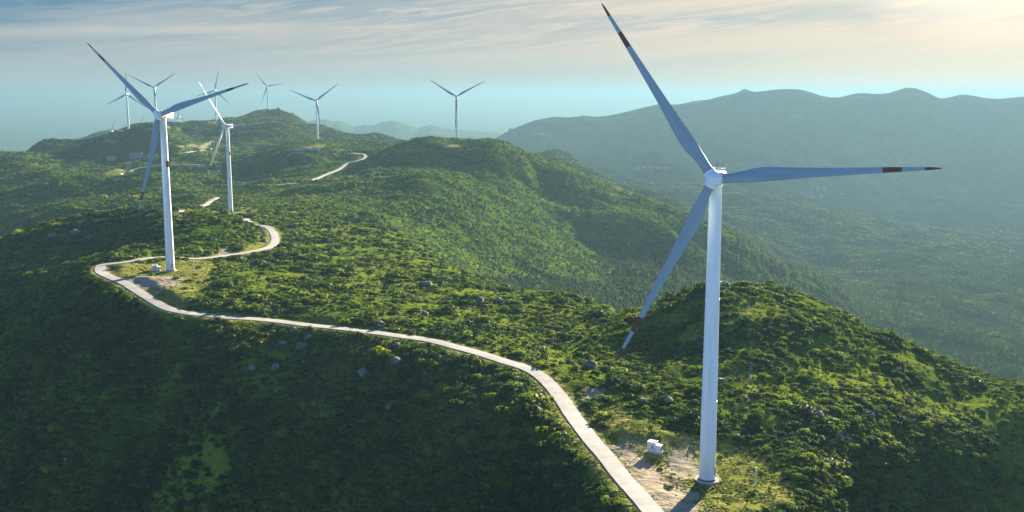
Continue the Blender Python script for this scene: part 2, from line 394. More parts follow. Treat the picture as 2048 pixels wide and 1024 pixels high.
for k, (pts, wdt) in {**ROADS_PX, **TRACKS_PX}.items():
    g = ground_hit(pts)
    far = np.median(g[:, 1])
    p = resample(g, 2.0 if far < 900 else 5.0)
    z = base_height(p[:, 0], p[:, 1])
    kn = 9 if far < 900 else 7
    zz = np.convolve(np.pad(z, kn, mode='edge'), np.ones(2 * kn + 1) / (2 * kn + 1), 'valid')
    p[:, 2] = zz
    roads[k] = (p, wdt)

# the wind turbines: foot x, y, facing (degrees), roll of the rotor, blade pitch, sweep
TURBINES = [
 (53.1, 273.2, -19.3, 85.8), (-181.4, 550.1, -13.4, 72.9), (-268.2, 995.8, -16.6, 86.8), (-867.8, 2392.9, -4.1, 2.7), (-716.8, 2132.1, 4.0, 57.1),
 (-786.1, 2813.8, 3.2, 12.7), (-776.3, 3373.3, 3.5, 80.8), (-374.6, 2033.2, 3.8, 52.5), (-92.8, 1780.6, -4.2, 61.9), (-1576.2, 4162.7, -8.5, 19.4),
 (-1432.9, 4085.7, -31.3, 32.3), (-1326.6, 4222.9, -17.5, 116.0), (-1456.6, 4005.0, -52.2, 80.2)]
FOOT_Z = [-1.2, 9.3, -10.5, 17.0, 30.5, 25.8, 40.2, 5.0, 14.0, -128.8, -101.4, -75.9, -135.0]

def inside(poly, x, y):
    c = np.zeros(len(x), bool); n = len(poly)
    for i in range(n):
        x0, y0 = poly[i][:2]; x1, y1 = poly[(i+1) % n][:2]
        if y0 == y1: continue
        c ^= ((y0 > y) != (y1 > y)) & (x < (x1 - x0) * (y - y0) / (y1 - y0) + x0)
    return c
def seg_dist(path, x, y, cut=1e9):
    """distance to a path, and the path's height at the nearest point"""
    best = np.full(len(x), 1e9); bz = np.zeros(len(x))
    for a, b in zip(path[:-1], path[1:]):
        m = (np.abs(x - (a[0] + b[0]) / 2) < cut) & (np.abs(y - (a[1] + b[1]) / 2) < cut)
        if not m.any(): continue
        dx, dy = b[0] - a[0], b[1] - a[1]; L = dx*dx + dy*dy + 1e-9
        t = np.clip(((x[m] - a[0]) * dx + (y[m] - a[1]) * dy) / L, 0, 1)
        d = np.hypot(x[m] - a[0] - t * dx, y[m] - a[1] - t * dy)
        idx = np.where(m)[0]; u = d < best[idx]
        best[idx[u]] = d[u]; bz[idx[u]] = (a[2] + t * (b[2] - a[2]))[u]
    return best, bz

DRY_PX = [
 [(1180,820),(1225,800),(1300,845),(1390,870),(1440,880),(1520,900),(1590,960),(1610,1040),(1300,1040),(1230,950)],
 [(205,540),(235,528),(300,522),(420,520),(440,530),(430,560),(400,590),(370,625),(330,612),(280,580)],
 [(450,430),(455,424),(500,415),(525,420),(520,430),(480,434)],
 [(885,292),(914,289),(945,291),(930,296),(900,296)], [(590,302),(640,288),(655,290),(650,294),(610,300)],
 [(210,345),(250,335),(262,340),(240,352),(215,352)], [(95,448),(200,437),(290,424),(290,429),(200,444),(100,453)],
 [(330,254),(352,253),(362,258),(340,260)], [(415,244),(436,243),(434,248),(420,248)], [(252,258),(290,254),(312,255),(280,258)],
 [(440,506),(480,498),(535,478),(540,490),(520,497),(480,506)],
]
GRAVEL_PX = [
 [(1222,885),(1262,880),(1330,925),(1375,965),(1420,1040),(1318,1040),(1250,940)],
 [(240,555),(300,548),(362,551),(356,570),(320,580),(262,570)], [(1325,900),(1390,876),(1398,935),(1345,950)], [(1168,775),(1200,782),(1194,812),(1172,804)], [(425,498),(468,495),(458,509),(432,511)], [(1395,680),(1425,690),(1415,700)], [(1655,880),(1690,862),(1700,872),(1665,893)],
]
MEADOW_PX = [[(410,835),(450,824),(456,880),(475,930),(470,985),(400,1040),(285,1040),(330,950),(378,890)],
             [(540,820),(470,760),(500,690),(560,700),(600,760)], [(1460,720),(1500,715),(1545,790),(1560,840),(1500,850),(1470,790)]]
to_world = lambda L: [ground_hit(p)[:, :2] for p in L]
DRY, GRAVEL, MEADOW = to_world(DRY_PX), to_world(GRAVEL_PX), to_world(MEADOW_PX)

def poly_soft(polys, x, y, soft):
    out = np.zeros(len(x))
    for p in polys:
        q = np.concatenate([p, p[:1]]); q = np.column_stack([q, np.zeros(len(q))])
        lo, hi = p.min(0) - 25, p.max(0) + 25
        m = (x > lo[0]) & (x < hi[0]) & (y > lo[1]) & (y < hi[1])
        if not m.any(): continue
        d, _ = seg_dist(q, x[m], y[m]); d = np.where(inside(p, x[m], y[m]), d, -d)
        out[m] = np.maximum(out[m], smooth(d + fbm(x[m] / 9, y[m] / 9, 3) * soft * 0.9, -soft, soft))
    return out

# ---------------------------------------------------------------- the ground, one sheet to the horizon
vrows = np.concatenate([np.arange(math.log(105), math.log(7500), 0.0046), np.arange(math.log(7500), math.log(13000), 0.011), np.arange(math.log(13000), math.log(90000), 0.04)])
Drow = np.exp(vrows); ucol = np.arange(-0.74, 0.7401, 0.002)
GX = Drow[:, None] * ucol[None]; GY = np.repeat(Drow[:, None], len(ucol), 1)
GZ = base_height(GX, GY)
nr, ncx = GX.shape
near = int(np.searchsorted(Drow, 4600))
xf, yf, zf = GX[:near].ravel(), GY[:near].ravel(), GZ[:near].ravel().copy()
zf += fbm(xf / 7.0, yf / 7.0, 3) * 0.35 * (1 - smooth(yf, 700, 1200))
dry = np.zeros(len(xf)); grav = np.zeros(len(xf)); mead = np.zeros(len(xf)); clear = np.zeros(len(xf))
for i, (tx, ty, yaw, roll) in enumerate(TURBINES):
    d = np.hypot(xf - tx, yf - ty); R0 = 13 if i < 3 else 16
    w = 1 - smooth(d, R0, R0 * 2.6)
    zf = zf * (1 - w) + (FOOT_Z[i] - 0.1) * w
    if i < 9: clear = np.maximum(clear, 1 - smooth(d, 11, 17)); dry = np.maximum(dry, (1 - smooth(d, 12, 24)) * 0.9)
for k, (p, wdt) in roads.items():
    faroff = np.median(p[:, 1]) > 900
    reach = 26 if faroff else 22
    d, bz = seg_dist(p[::2] if len(p) > 8 else p, xf, yf, reach + 12)
    if k in ROADS_PX:
        w = 1 - smooth(d, wdt * 0.5 + (4.0 if faroff else 1.6), wdt * 0.5 + (22.0 if faroff else 9.0))
        m = d < 1e8
        zf[m] = zf[m] * (1 - w[m]) + (bz[m] - 0.10) * w[m]
        wob = 2.2 * fbm(xf / 14, yf / 14, 3)
        dry = np.maximum(dry, (1 - smooth(d + wob, wdt * 0.5 + 1.2, wdt * 0.5 + 4.5)) * (0.95 if k == 'main' else 0.3))
        grav = np.maximum(grav, (1 - smooth(d, wdt * 0.5 + 0.2, wdt * 0.5 + 1.5)) * 0.55)
        clear = np.maximum(clear, 1 - smooth(d + wob * 0.8, wdt * 0.5 + (2.0 if faroff else 2.6), wdt * 0.5 + (6.0 if faroff else 6.5)))
    else:
        wob = 0.35 * wdt * fbm(xf / (5 + wdt), yf / (5 + wdt), 3)
        grav = np.maximum(grav, (1 - smooth(d + wob, wdt * 0.3, wdt * 0.75)) * 0.85)
        dry = np.maximum(dry, (1 - smooth(d + wob, wdt * 0.6, wdt * 1.4)) * 0.7)
        clear = np.maximum(clear, 1 - smooth(d + wob, wdt * 0.4, wdt * 0.9))
pd = poly_soft(DRY, xf, yf, 2.5); dry = np.maximum(dry, pd); clear = np.maximum(clear, pd * 0.93)
pg = poly_soft(GRAVEL, xf, yf, 3.5); grav = np.maximum(grav, pg); clear = np.maximum(clear, pg)
pm = poly_soft(MEADOW, xf, yf, 9.0) * (0.72 + 0.28 * smooth(fbm(xf / 12, yf / 12, 3), -0.3, 0.4)); mead = np.maximum(mead, pm); clear = np.maximum(clear, pm * 0.98)
sav = poly_soft(to_world([[(425,640),(440,570),(560,520),(640,432),(830,478),(1000,580),(1230,640),(1290,720),(1215,800),(1100,742),(950,690),(700,652)], [(1250,650),(1330,630),(1400,600),(1540,590),(1700,660),(1900,745),(2048,800),(2048,900),(1850,860),(1650,830),(1600,900),(1480,870),(1300,800)]]), xf, yf, 9.0)
patch = smooth(fbm(xf / 24, yf / 24, 4), -0.45, 0.30)
sav = sav * patch; mead = np.maximum(mead, sav * 0.9); clear = np.maximum(clear, sav * 0.74)
# cut bank beside the road below the knoll
GZ[:near] = zf.reshape(near, ncx)
CLEAR = np.zeros((nr, ncx)); CLEAR[:near] = clear.reshape(near, ncx)
SHADE = np.zeros((nr, ncx)); SHADE[:near] = poly_soft(to_world([[(-300,560),(150,560),(200,570),(330,635),(540,655),(850,695),(1060,760),(1180,930),(1270,1023),(-300,1023)]]), xf, yf, 6.0).reshape(near, ncx)
SHADE[Drow < 345] = np.maximum(SHADE[Drow < 345], (ucol[None] < 0.10 + 0 * GX[Drow < 345]) * 1.0)
SAV = np.zeros((nr, ncx)); SAV[:near] = sav.reshape(near, ncx)
TUFT = np.zeros((nr, ncx)); TUFT[:near] = np.maximum(dry * (1 - grav), mead * 0.75).reshape(near, ncx)

def gz(x, y, field=None):
    """height (or another field) of the finished ground at x, y"""
    A = GZ if field is None else field
    x = np.atleast_1d(np.asarray(x, float)); y = np.atleast_1d(np.asarray(y, float))
    r = np.interp(np.log(y), vrows, np.arange(nr)); c = (x / y - ucol[0]) / 0.002
    r = np.clip(r, 0, nr - 1.001); c = np.clip(c, 0, ncx - 1.001)
    i = r.astype(int); j = c.astype(int); a = r - i; b = c - j
    return (A[i, j] * (1-b) + A[i, j+1] * b) * (1-a) + (A[i+1, j] * (1-b) + A[i+1, j+1] * b) * a

m_ground, nt, b = mat('hillside ground')
geo = N(nt, 'ShaderNodeNewGeometry').outputs['Position']
msk = N(nt, 'ShaderNodeSeparateColor'); at = N(nt, 'ShaderNodeAttribute', attribute_name='cover'); nt.links.new(at.outputs['Color'], msk.inputs[0])
big = noise(nt, geo, 0.006, 5, 0.6); med = noise(nt, geo, 0.035, 5, 0.65); fine = noise(nt, geo, 0.35, 5, 0.7); tiny = noise(nt, geo, 2.2, 4, 0.7)
green = ramp(nt, med, [(0.28, (0.022, 0.048, 0.010)), (0.46, (0.055, 0.098, 0.014)), (0.64, (0.105, 0.150, 0.020)), (0.85, (0.150, 0.170, 0.030))])
green2 = ramp(nt, big, [(0.35, (0.65, 0.80, 0.7)), (0.55, (1.0, 1.0, 0.9)), (0.72, (1.3, 1.2, 1.0))])
green = mix(nt, 1.0, green, green2, 'MULTIPLY')
speck = ramp(nt, fine, [(0.3, (0.55, 0.6, 0.55)), (0.55, (1, 1, 1)), (0.75, (1.35, 1.3, 1.0))])
green = mix(nt, 1.0, green, speck, 'MULTIPLY')
grass = ramp(nt, fine, [(0.30, (0.085, 0.12, 0.02)), (0.46, (0.165, 0.178, 0.036)), (0.62, (0.26, 0.23, 0.065)), (0.8, (0.36, 0.30, 0.13))])
dirt = ramp(nt, fine, [(0.3, (0.20, 0.165, 0.115)), (0.55, (0.32, 0.275, 0.205)), (0.75, (0.42, 0.37, 0.30))])
meadow = ramp(nt, fine, [(0.3, (0.06, 0.105, 0.012)), (0.55, (0.14, 0.18, 0.020)), (0.8, (0.24, 0.235, 0.045))])
wood = ramp(nt, noise(nt, geo, 0.02, 6, 0.7), [(0.35, (0.004, 0.011, 0.007)), (0.55, (0.008, 0.021, 0.011)), (0.75, (0.020, 0.040, 0.016))])  # far woods, with the canopy's own shadow darkened into the colour
green = mix(nt, math_(nt, 'MULTIPLY', at.outputs['Alpha'], ramp(nt, noise(nt, geo, 0.0022, 4, 0.6), [(0.36, 0.45), (0.5, 1.0)])), green, wood)
c = mix(nt, msk.outputs[2], green, meadow)
c = mix(nt, math_(nt, 'MULTIPLY', msk.outputs[0], ramp(nt, med, [(0.28, 0.55), (0.5, 1.0)])), c, grass)
c = mix(nt, math_(nt, 'MULTIPLY', msk.outputs[1], ramp(nt, fine, [(0.25, 0.5), (0.5, 1.0)])), c, dirt)
nt.links.new(c, b.inputs['Base Color']); b.inputs['Roughness'].default_value = 1.0; b.inputs['Specular IOR Level'].default_value = 0.0
hgt = math_(nt, 'ADD', math_(nt, 'MULTIPLY', med, 5.0), math_(nt, 'ADD', math_(nt, 'MULTIPLY', fine, 0.7), math_(nt, 'MULTIPLY', tiny, 0.12)))
bump(nt, b, hgt, 0.8, 1.0)

idx = np.arange(nr * ncx).reshape(nr, ncx)
quads = np.stack([idx[:-1, :-1], idx[:-1, 1:], idx[1:, 1:], idx[1:, :-1]], -1).reshape(-1, 4)
gm = mesh_np('terrain', np.stack([GX, GY, GZ], -1).reshape(-1, 3), quads, [m_ground])
ca = gm.color_attributes.new('cover', 'FLOAT_COLOR', 'POINT')
cd = np.zeros((nr * ncx, 4), np.float32); k = near * ncx
cd[:k, 0] = dry; cd[:k, 1] = grav; cd[:k, 2] = mead; FY = GY.ravel(); cd[:, 3] = smooth(FY, 1500, 3000) * (1 - smooth(FY, 9000, 9800))
ca.data.foreach_set('color', cd.ravel())
tag(link('terrain', gm), kind='structure')

# ---------------------------------------------------------------- roads
m_road, nt, b = mat('pale concrete')
geo = N(nt, 'ShaderNodeNewGeometry').outputs['Position']
uv = N(nt, 'ShaderNodeAttribute', attribute_name='along').outputs['Fac']
n1 = noise(nt, geo, 0.25, 4); n2 = noise(nt, geo, 3.0, 4)
c = ramp(nt, n1, [(0.3, (0.28, 0.27, 0.245)), (0.7, (0.40, 0.387, 0.355))])
c = mix(nt, 1.0, c, ramp(nt, n2, [(0.3, 0.82), (0.7, 1.1)]), 'MULTIPLY')
jt = math_(nt, 'LESS_THAN', math_(nt, 'FRACT', math_(nt, 'DIVIDE', uv, 5.0)), 0.035)
c = mix(nt, math_(nt, 'MULTIPLY', jt, 0.55), c, (0.17, 0.16, 0.14))
slab = math_(nt, 'FLOOR', math_(nt, 'DIVIDE', uv, 5.0)); wn_ = N(nt, 'ShaderNodeTexWhiteNoise', noise_dimensions='1D'); nt.links.new(slab, wn_.inputs['W'])
c = mix(nt, 1.0, c, ramp(nt, wn_.outputs['Value'], [(0.0, 0.86), (1.0, 1.08)]), 'MULTIPLY')
nt.links.new(c, b.inputs['Base Color']); b.inputs['Roughness'].default_value = 0.85

for k in ROADS_PX:
    p, wdt = roads[k]
    t = np.gradient(p[:, :2], axis=0); t /= np.linalg.norm(t, axis=1)[:, None]; nrm = np.stack([t[:, 1], -t[:, 0]], 1)
    lift = 0.14 if k == 'main' else 0.9
    s = np.concatenate([[0], np.cumsum(np.linalg.norm(np.diff(p[:, :2], axis=0), axis=1))])
    jit = 0.12 * fbm(s / 6.0, s * 0 + len(k), 3)
    offs = [(-0.5, -1.6), (-0.5, 0), (0, 0.04), (0.5, 0), (0.5, -1.6)]
    V = []
    for i, (o, dz) in enumerate(offs):
        w = wdt * o + (jit if o > 0 else -jit * 0.7 if o < 0 else 0)
        V.append(np.column_stack([p[:, :2] + nrm * (w[:, None] if np.ndim(w) else w), p[:, 2] + lift + dz]))
    V = np.stack(V, 1); n = len(p)
    idx = np.arange(n * 5).reshape(n, 5)
    f = np.stack([idx[:-1, :-1], idx[:-1, 1:], idx[1:, 1:], idx[1:, :-1]], -1).reshape(-1, 4)
    me = mesh_np('road', V.reshape(-1, 3), f, [m_road], smooth=False)
    a = me.attributes.new('along', 'FLOAT', 'POINT'); a.data.foreach_set('value', np.repeat(s, 5).astype(np.float32))
    tag(link('road', me), kind='structure')

# ---------------------------------------------------------------- river and ponds on the plain
m_water, nt, b = mat('river water')
b.inputs['Base Color'].default_value = (0.10, 0.13, 0.13, 1); b.inputs['Roughness'].default_value = 0.22; b.inputs['Specular IOR Level'].default_value = 0.6
def plain_pt(px, py):
    sx, sz = ray(px, py); D = (PLAIN + 14 - ZC) / sz
    return (sx * D, D)
def water(name, pts):
    bm = bmesh.new(); vs = [bm.verts.new((*plain_pt(*p), PLAIN + 16)) for p in pts]; bm.faces.new(vs)
    o = tag(link(name, bm_mesh(name, bm, m_water)), kind='structure')
    if o.data.polygons[0].normal.z < 0: o.data.flip_normals()
water('river', [(-60,294),(20,295),(60,294),(105,294),(150,297),(120,303),(60,308),(10,312),(-60,313)])
water('lake', [(1122,213),(1150,208),(1180,205),(1210,207),(1245,211),(1255,214.5),(1200,211),(1160,212.5)])
water('pond', [(75,265),(100,264),(106,266),(80,267.5)]); water('pond', [(-20,245),(30,242),(70,240.5),(72,242),(30,245),(-20,248)])
water('pond', [(726,226),(742,225),(745,227),(732,228)])

# ---------------------------------------------------------------- wind turbines
def paint(name, col, rough=0.45):
    m, nt, b = mat(name)
    tc = N(nt, 'ShaderNodeTexCoord').outputs['Object']
    st = N(nt, 'ShaderNodeMapping'); st.inputs['Scale'].default_value = (1.2, 1.2, 0.08); nt.links.new(tc, st.inputs['Vector'])
    n1 = noise(nt, st.outputs[0], 1.0, 5, 0.6)
    c = mix(nt, 1.0, col, ramp(nt, n1, [(0.28, (0.76, 0.75, 0.72)), (0.42, (0.93, 0.93, 0.92)), (0.6, (1, 1, 1))]), 'MULTIPLY')
    nt.links.new(c, b.inputs['Base Color']); b.inputs['Roughness'].default_value = rough
    if rough >= 0.8: b.inputs['Specular IOR Level'].default_value = 0.0
    return m
m_white = paint('white tower paint', (0.80, 0.84, 0.88)); m_blade_shaded = paint('shade-darkened blade white', (0.26, 0.34, 0.40), 0.4); m_red = paint('red band paint', (0.14, 0.022, 0.034))  # blades are tower white too; their shaded look is darkened into the colour
m_dark = paint('dark steel', (0.05, 0.055, 0.06), 0.6); m_conc = paint('weathered concrete', (0.46, 0.43, 0.38), 0.9); m_orange = paint('orange emblem', (0.80, 0.26, 0.08)); m_grey = paint('grey steel', (0.35, 0.37, 0.38), 0.5)
m_cream = paint('nacelle paint', (0.78, 0.76, 0.70))

HT, RB = 82.0, 54.4
def tower_mesh():
    bm = bmesh.new(); prof = [(2.30, 0.0), (2.30, 0.25), (2.22, 0.27)]
    rad = lambda z: 2.22 + (1.62 - 2.22) * z / 80.0
    for z in (22.0, 50.0): prof += [(rad(z), z - 0.12), (rad(z) + 0.07, z - 0.1), (rad(z) + 0.07, z + 0.1), (rad(z), z + 0.12)]
    prof += [(rad(79.6), 79.6), (1.75, 79.7), (1.75, 80.2)]
    lathe(bm, prof, 40); return bm_mesh('tower', bm, m_white, True, 0.5)
def skirt_mesh():
    bm = bmesh.new(); lathe(bm, [(2.30, 0.0), (2.34, 0.02), (2.34, 0.34), (2.30, 0.36)], 40); return bm_mesh('skirt', bm, m_dark, True)
def plinth_mesh():
    bm = bmesh.new(); lathe(bm, [(3.6, -2.0), (3.6, 0.12), (3.45, 0.2), (2.25, 0.24)], 8); return bm_mesh('plinth', bm, m_conc)
def door_mesh():
    bm = bmesh.new(); bx(bm, (0, -2.18, 3.0), (0.95, 0.16, 2.1), 0, 0.05)
    for i in range(3): bx(bm, (0, -2.28, 2.5 + 0.45 * i), (0.6, 0.06, 0.12))
    return bm_mesh('door', bm, m_grey)
def stair_mesh():
    bm = bmesh.new()
    for s in (-0.45, 0.45): cyl(bm, (s, -4.1, 0.1), (s, -2.35, 1.95), 0.05, seg=6); cyl(bm, (s, -4.1, 1.1), (s, -2.35, 2.95), 0.035, seg=6); cyl(bm, (s, -4.1, 0.1), (s, -4.1, 1.1), 0.035, seg=6); cyl(bm, (s, -2.4, 1.9), (s, -2.4, 2.95), 0.035, seg=6)
    for i in range(8): bx(bm, (0, -4.0 + i * 0.22, 0.25 + i * 0.235), (0.9, 0.25, 0.04))
    bx(bm, (0, -2.25, 1.92), (1.0, 0.5, 0.06)); return bm_mesh('stair', bm, m_dark)
def emblem_mesh():
    bm = bmesh.new(); z0, z1, n = 55.0, 58.2, 8
    g = [[bm.verts.new((r * math.sin(a), -r * math.cos(a), z)) for a in [(-0.5 + i / n) * 1.1 for i in range(n + 1)]] for z, r in ((z0, 1.85), (z0 + 0.8, 1.86), (z1 - 0.8, 1.83), (z1, 1.82))]
    for a, b_ in zip(g, g[1:]):
        for i in range(n): bm.faces.new((a[i], a[i+1], b_[i+1], b_[i]))
    geom = bmesh.ops.solidify(bm, geom=list(bm.faces), thickness=0.03); return bm_mesh('emblem', bm, m_orange, True)
def nacelle_mesh():                                           # rotor side is -Y, top of the tower at z = -1.8
    bm = bmesh.new()
    secs = [(-2.2, 1.55, 1.55, 0.1), (-1.4, 1.75, 1.8, 0.1), (0.5, 1.85, 1.95, 0.15), (5.5, 1.8, 1.9, 0.2), (7.6, 1.65, 1.7, 0.3), (8.0, 1.3, 1.35, 0.35)]
    rings = []
    for y, w, h, zo in secs:
        ring = []
        for i in range(20):
            a = 2 * math.pi * i / 20; ca, sa = math.cos(a), math.sin(a)
            ring.append(bm.verts.new((w * math.copysign(abs(ca) ** 0.42, ca), y, zo + h * math.copysign(abs(sa) ** 0.42, sa))))
        rings.append(ring)
    for a, b_ in zip(rings, rings[1:]):
        for i in range(20): bm.faces.new((a[i], a[(i+1) % 20], b_[(i+1) % 20], b_[i]))
    bm.faces.new(rings[0][::-1]); bm.faces.new(rings[-1])
    cyl(bm, (0, 0, -2.6), (0, 0, -1.5), 1.65, seg=28)
    return bm_mesh('nacelle', bm, m_cream, True, 0.7)
def cooler_mesh():
    bm = bmesh.new(); bx(bm, (0, 6.3, 2.4), (3.0, 0.5, 1.2), 0, 0.05)
    return bm_mesh('cooler', bm, m_white)
def mast_mesh():
    bm = bmesh.new()
    for s in (-0.8, 0.8):
        cyl(bm, (s, 5.2, 2.0), (s, 5.2, 4.1), 0.05, seg=6); bx(bm, (s, 5.2, 4.1), (0.5, 0.07, 0.07)); bx(bm, (s + 0.25, 5.2, 4.25), (0.12, 0.12, 0.25))
    for s in (-1.1, 1.1): cyl(bm, (s, 1.0, 2.75), (s, 6.8, 2.75), 0.035, seg=6); [cyl(bm, (s, y, 2.0), (s, y, 2.75), 0.035, seg=6) for y in (1.0, 2.9, 4.8, 6.8)]
    cyl(bm, (-0.8, 5.2, 3.6), (0.8, 5.2, 3.6), 0.04, seg=6); return bm_mesh('instrument_mast', bm, m_dark)
def hub_mesh():                                               # axis along -Y, centre at origin
    bm = bmesh.new(); M = Matrix.Rotation(math.pi / 2, 4, 'X')
    lathe(bm, [(1.5, -2.0), (1.95, -1.9), (2.15, -1.2), (2.2, 0.0), (2.12, 0.8), (1.85, 1.5), (1.35, 2.1), (0.7, 2.5), (0.15, 2.62)], 32, M)
    for k in range(3):
        R3 = Matrix.Rotation(2 * math.pi * k / 3, 4, 'Y')
        v0, v1 = R3 @ Vector((0, 0, 1.0)), R3 @ Vector((0, 0, 2.35)); cyl(bm, v0, v1, 1.72, 1.5, 24)
    return bm_mesh('hub', bm, m_white, True, 0.5)
def collar_mesh():
    bm = bmesh.new(); lathe(bm, [(1.36, 2.28), (1.46, 2.32), (1.46, 2.55), (1.40, 2.6), (1.46, 2.64), (1.46, 2.8), (1.30, 2.86)], 24); return bm_mesh('collar', bm, m_grey, True)
STN = [(0.04,2.5,1.0,0.50),(0.07,2.5,0.98,0.50),(0.10,2.62,0.85,0.48),(0.14,3.15,0.58,0.42),(0.18,3.7,0.40,0.37),(0.22,3.85,0.33,0.34),(0.27,3.65,0.29,0.33),(0.35,3.1,0.26,0.33),(0.45,2.5,0.23,0.33),(0.55,2.1,0.21,0.33),
       (0.65,1.75,0.20,0.33),(0.748,1.42,0.19,0.33),(0.752,1.41,0.19,0.33),(0.833,1.14,0.18,0.34),(0.837,1.13,0.18,0.34),(0.923,0.82,0.17,0.36),(0.927,0.81,0.17,0.36),(0.96,0.64,0.16,0.4),(0.985,0.42,0.15,0.45),(0.997,0.18,0.15,0.5),(1.0,0.06,0.15,0.5)]
def blade_mesh(sweep=0.0):
    """root at the hub centre, tip up +Z, leading edge towards +X, upwind face towards -Y"""
    V, n = [], 20
    for t, ch, th, le in STN:
        tw = math.radians(17) * max(0.0, 1 - t / 0.85) ** 1.6; z = RB * t
        for i in range(n):
            a = 2 * math.pi * i / n
            x = 0.5 * math.cos(a); blend = max(0.0, min(1.0, (1 - th) / 0.6))
            y = 0.5 * th * math.sin(a) * (1 - blend * 0.55 * (0.5 - x) ** 1.0)
            x = (x - 0.5 + le) * ch; y *= ch
            X = x * math.cos(tw) - y * math.sin(tw); Y = -x * math.sin(tw) - y * math.cos(tw)
            V.append((X - sweep * t * t, Y - 1.7 * t * t, z))
    F, MI = [], []
    for s in range(len(STN) - 1):
        tm = (STN[s][0] + STN[s+1][0]) / 2; red = 0.75 < tm < 0.835 or tm > 0.925
        for i in range(n): F.append((s*n + i, s*n + (i+1) % n, (s+1)*n + (i+1) % n, (s+1)*n + i)); MI.append(1 if red else 0)
    return mesh_np('blade', V, F, [m_blade_shaded, m_red], True, MI)

ME = dict(tower=tower_mesh(), plinth=plinth_mesh(), door=door_mesh(), stair=stair_mesh(), skirt=skirt_mesh(), emblem=emblem_mesh(), nacelle=nacelle_mesh(), cooler=cooler_mesh(),
          instrument_mast=mast_mesh(), hub=hub_mesh(), collar=collar_mesh(), blade=blade_mesh())
BENT = blade_mesh(5.0); BENT.materials[0] = m_white  # lighter tower white here stands in for sun on the feathered blades
GROUP = 'white wind turbines along the ridge'
T_LABEL = [
 'largest white wind turbine standing beside the gravel pad and road in front',
 'tall white turbine with sunlit cream nacelle on the pad inside the road bend',
 'slim white turbine with bent edge-on blades beside a grassy clearing behind the dark knoll',
 'turbine on the far left hill shoulder with one blade pointing straight up',
 'distant turbine partly hidden behind the upper blades of the cream nacelle turbine',
 'far turbine below the hill summit, right blade tip behind the cream nacelle turbine blade',
 'small far turbine standing just left of the rocky hill summit',
 'mid-distance turbine on a pale pad above the winding far road, blades in a V',
 'lone turbine on the rounded green hilltop in the middle, blades forming a Y',
 'faint low turbine half sunk behind the far left hill slope',
 'faint tiny turbine peeping over the hill directly left of the cream nacelle turbine',
 'faint turbine behind the ridge seen just right of the cream nacelle turbine tower',
 'single faint blade of a turbine hidden behind the far left hill']
def turbine(i, first):
    x, y, yaw, roll = TURBINES[i]; z = FOOT_Z[i]
    root = link('wind_turbine', None, loc=(x, y, z)); tag(root, T_LABEL[i], 'wind turbine', GROUP)
    def part(name, M=Matrix(), parent=root, data=None):
        if first.get(name) is None or data is not None:
            o = link(name, data or ME[name], parent); first.setdefault(name, o)
        else:
            o = first[name].copy(); COL.objects.link(o); o.parent = parent
        o.matrix_parent_inverse = Matrix(); o.matrix_local = M; return o
    Yaw = Matrix.Rotation(math.radians(yaw), 4, 'Z')
    Door = Matrix.Rotation(math.radians((62, 40, 30)[i] if i < 3 else 40), 4, 'Z')
    part('plinth', Matrix.Translation((0, 0, 0.0)))
    tw = part('tower', Matrix.Translation((0, 0, 0.2)))
    if i < 3:
        part('skirt', Matrix(), tw); d = part('door', Door, tw); part('stair', Door, tw)
        if i > 0: part('emblem', Matrix.Rotation(math.radians(62), 4, 'Z'), tw)
    Head = Matrix.Translation((0, 0, HT)) @ Yaw @ Matrix.Rotation(math.radians(-4), 4, 'X')
    nc = part('nacelle', Head)
    if i < 9: part('cooler', Matrix(), nc)
    if i < 3: part('instrument_mast', Matrix(), nc)
    Rot = Head @ Matrix.Translation((0, -4.2, 0)) @ Matrix.Rotation(math.radians(roll), 4, 'Y')
    hb = part('hub', Rot)
    for k in range(3):
        B = Rot @ Matrix.Rotation(2 * math.pi * k / 3, 4, 'Y') @ Matrix.Rotation(math.radians(-78 if i == 2 else 0), 4, 'Z')
        if i == 2: bl = link('blade', BENT, root); bl.matrix_local = B
        else: bl = part('blade', B)
        if i < 3: part('collar', Matrix(), bl)
    return root
_first = {}
for i in range(len(TURBINES)): turbine(i, _first)

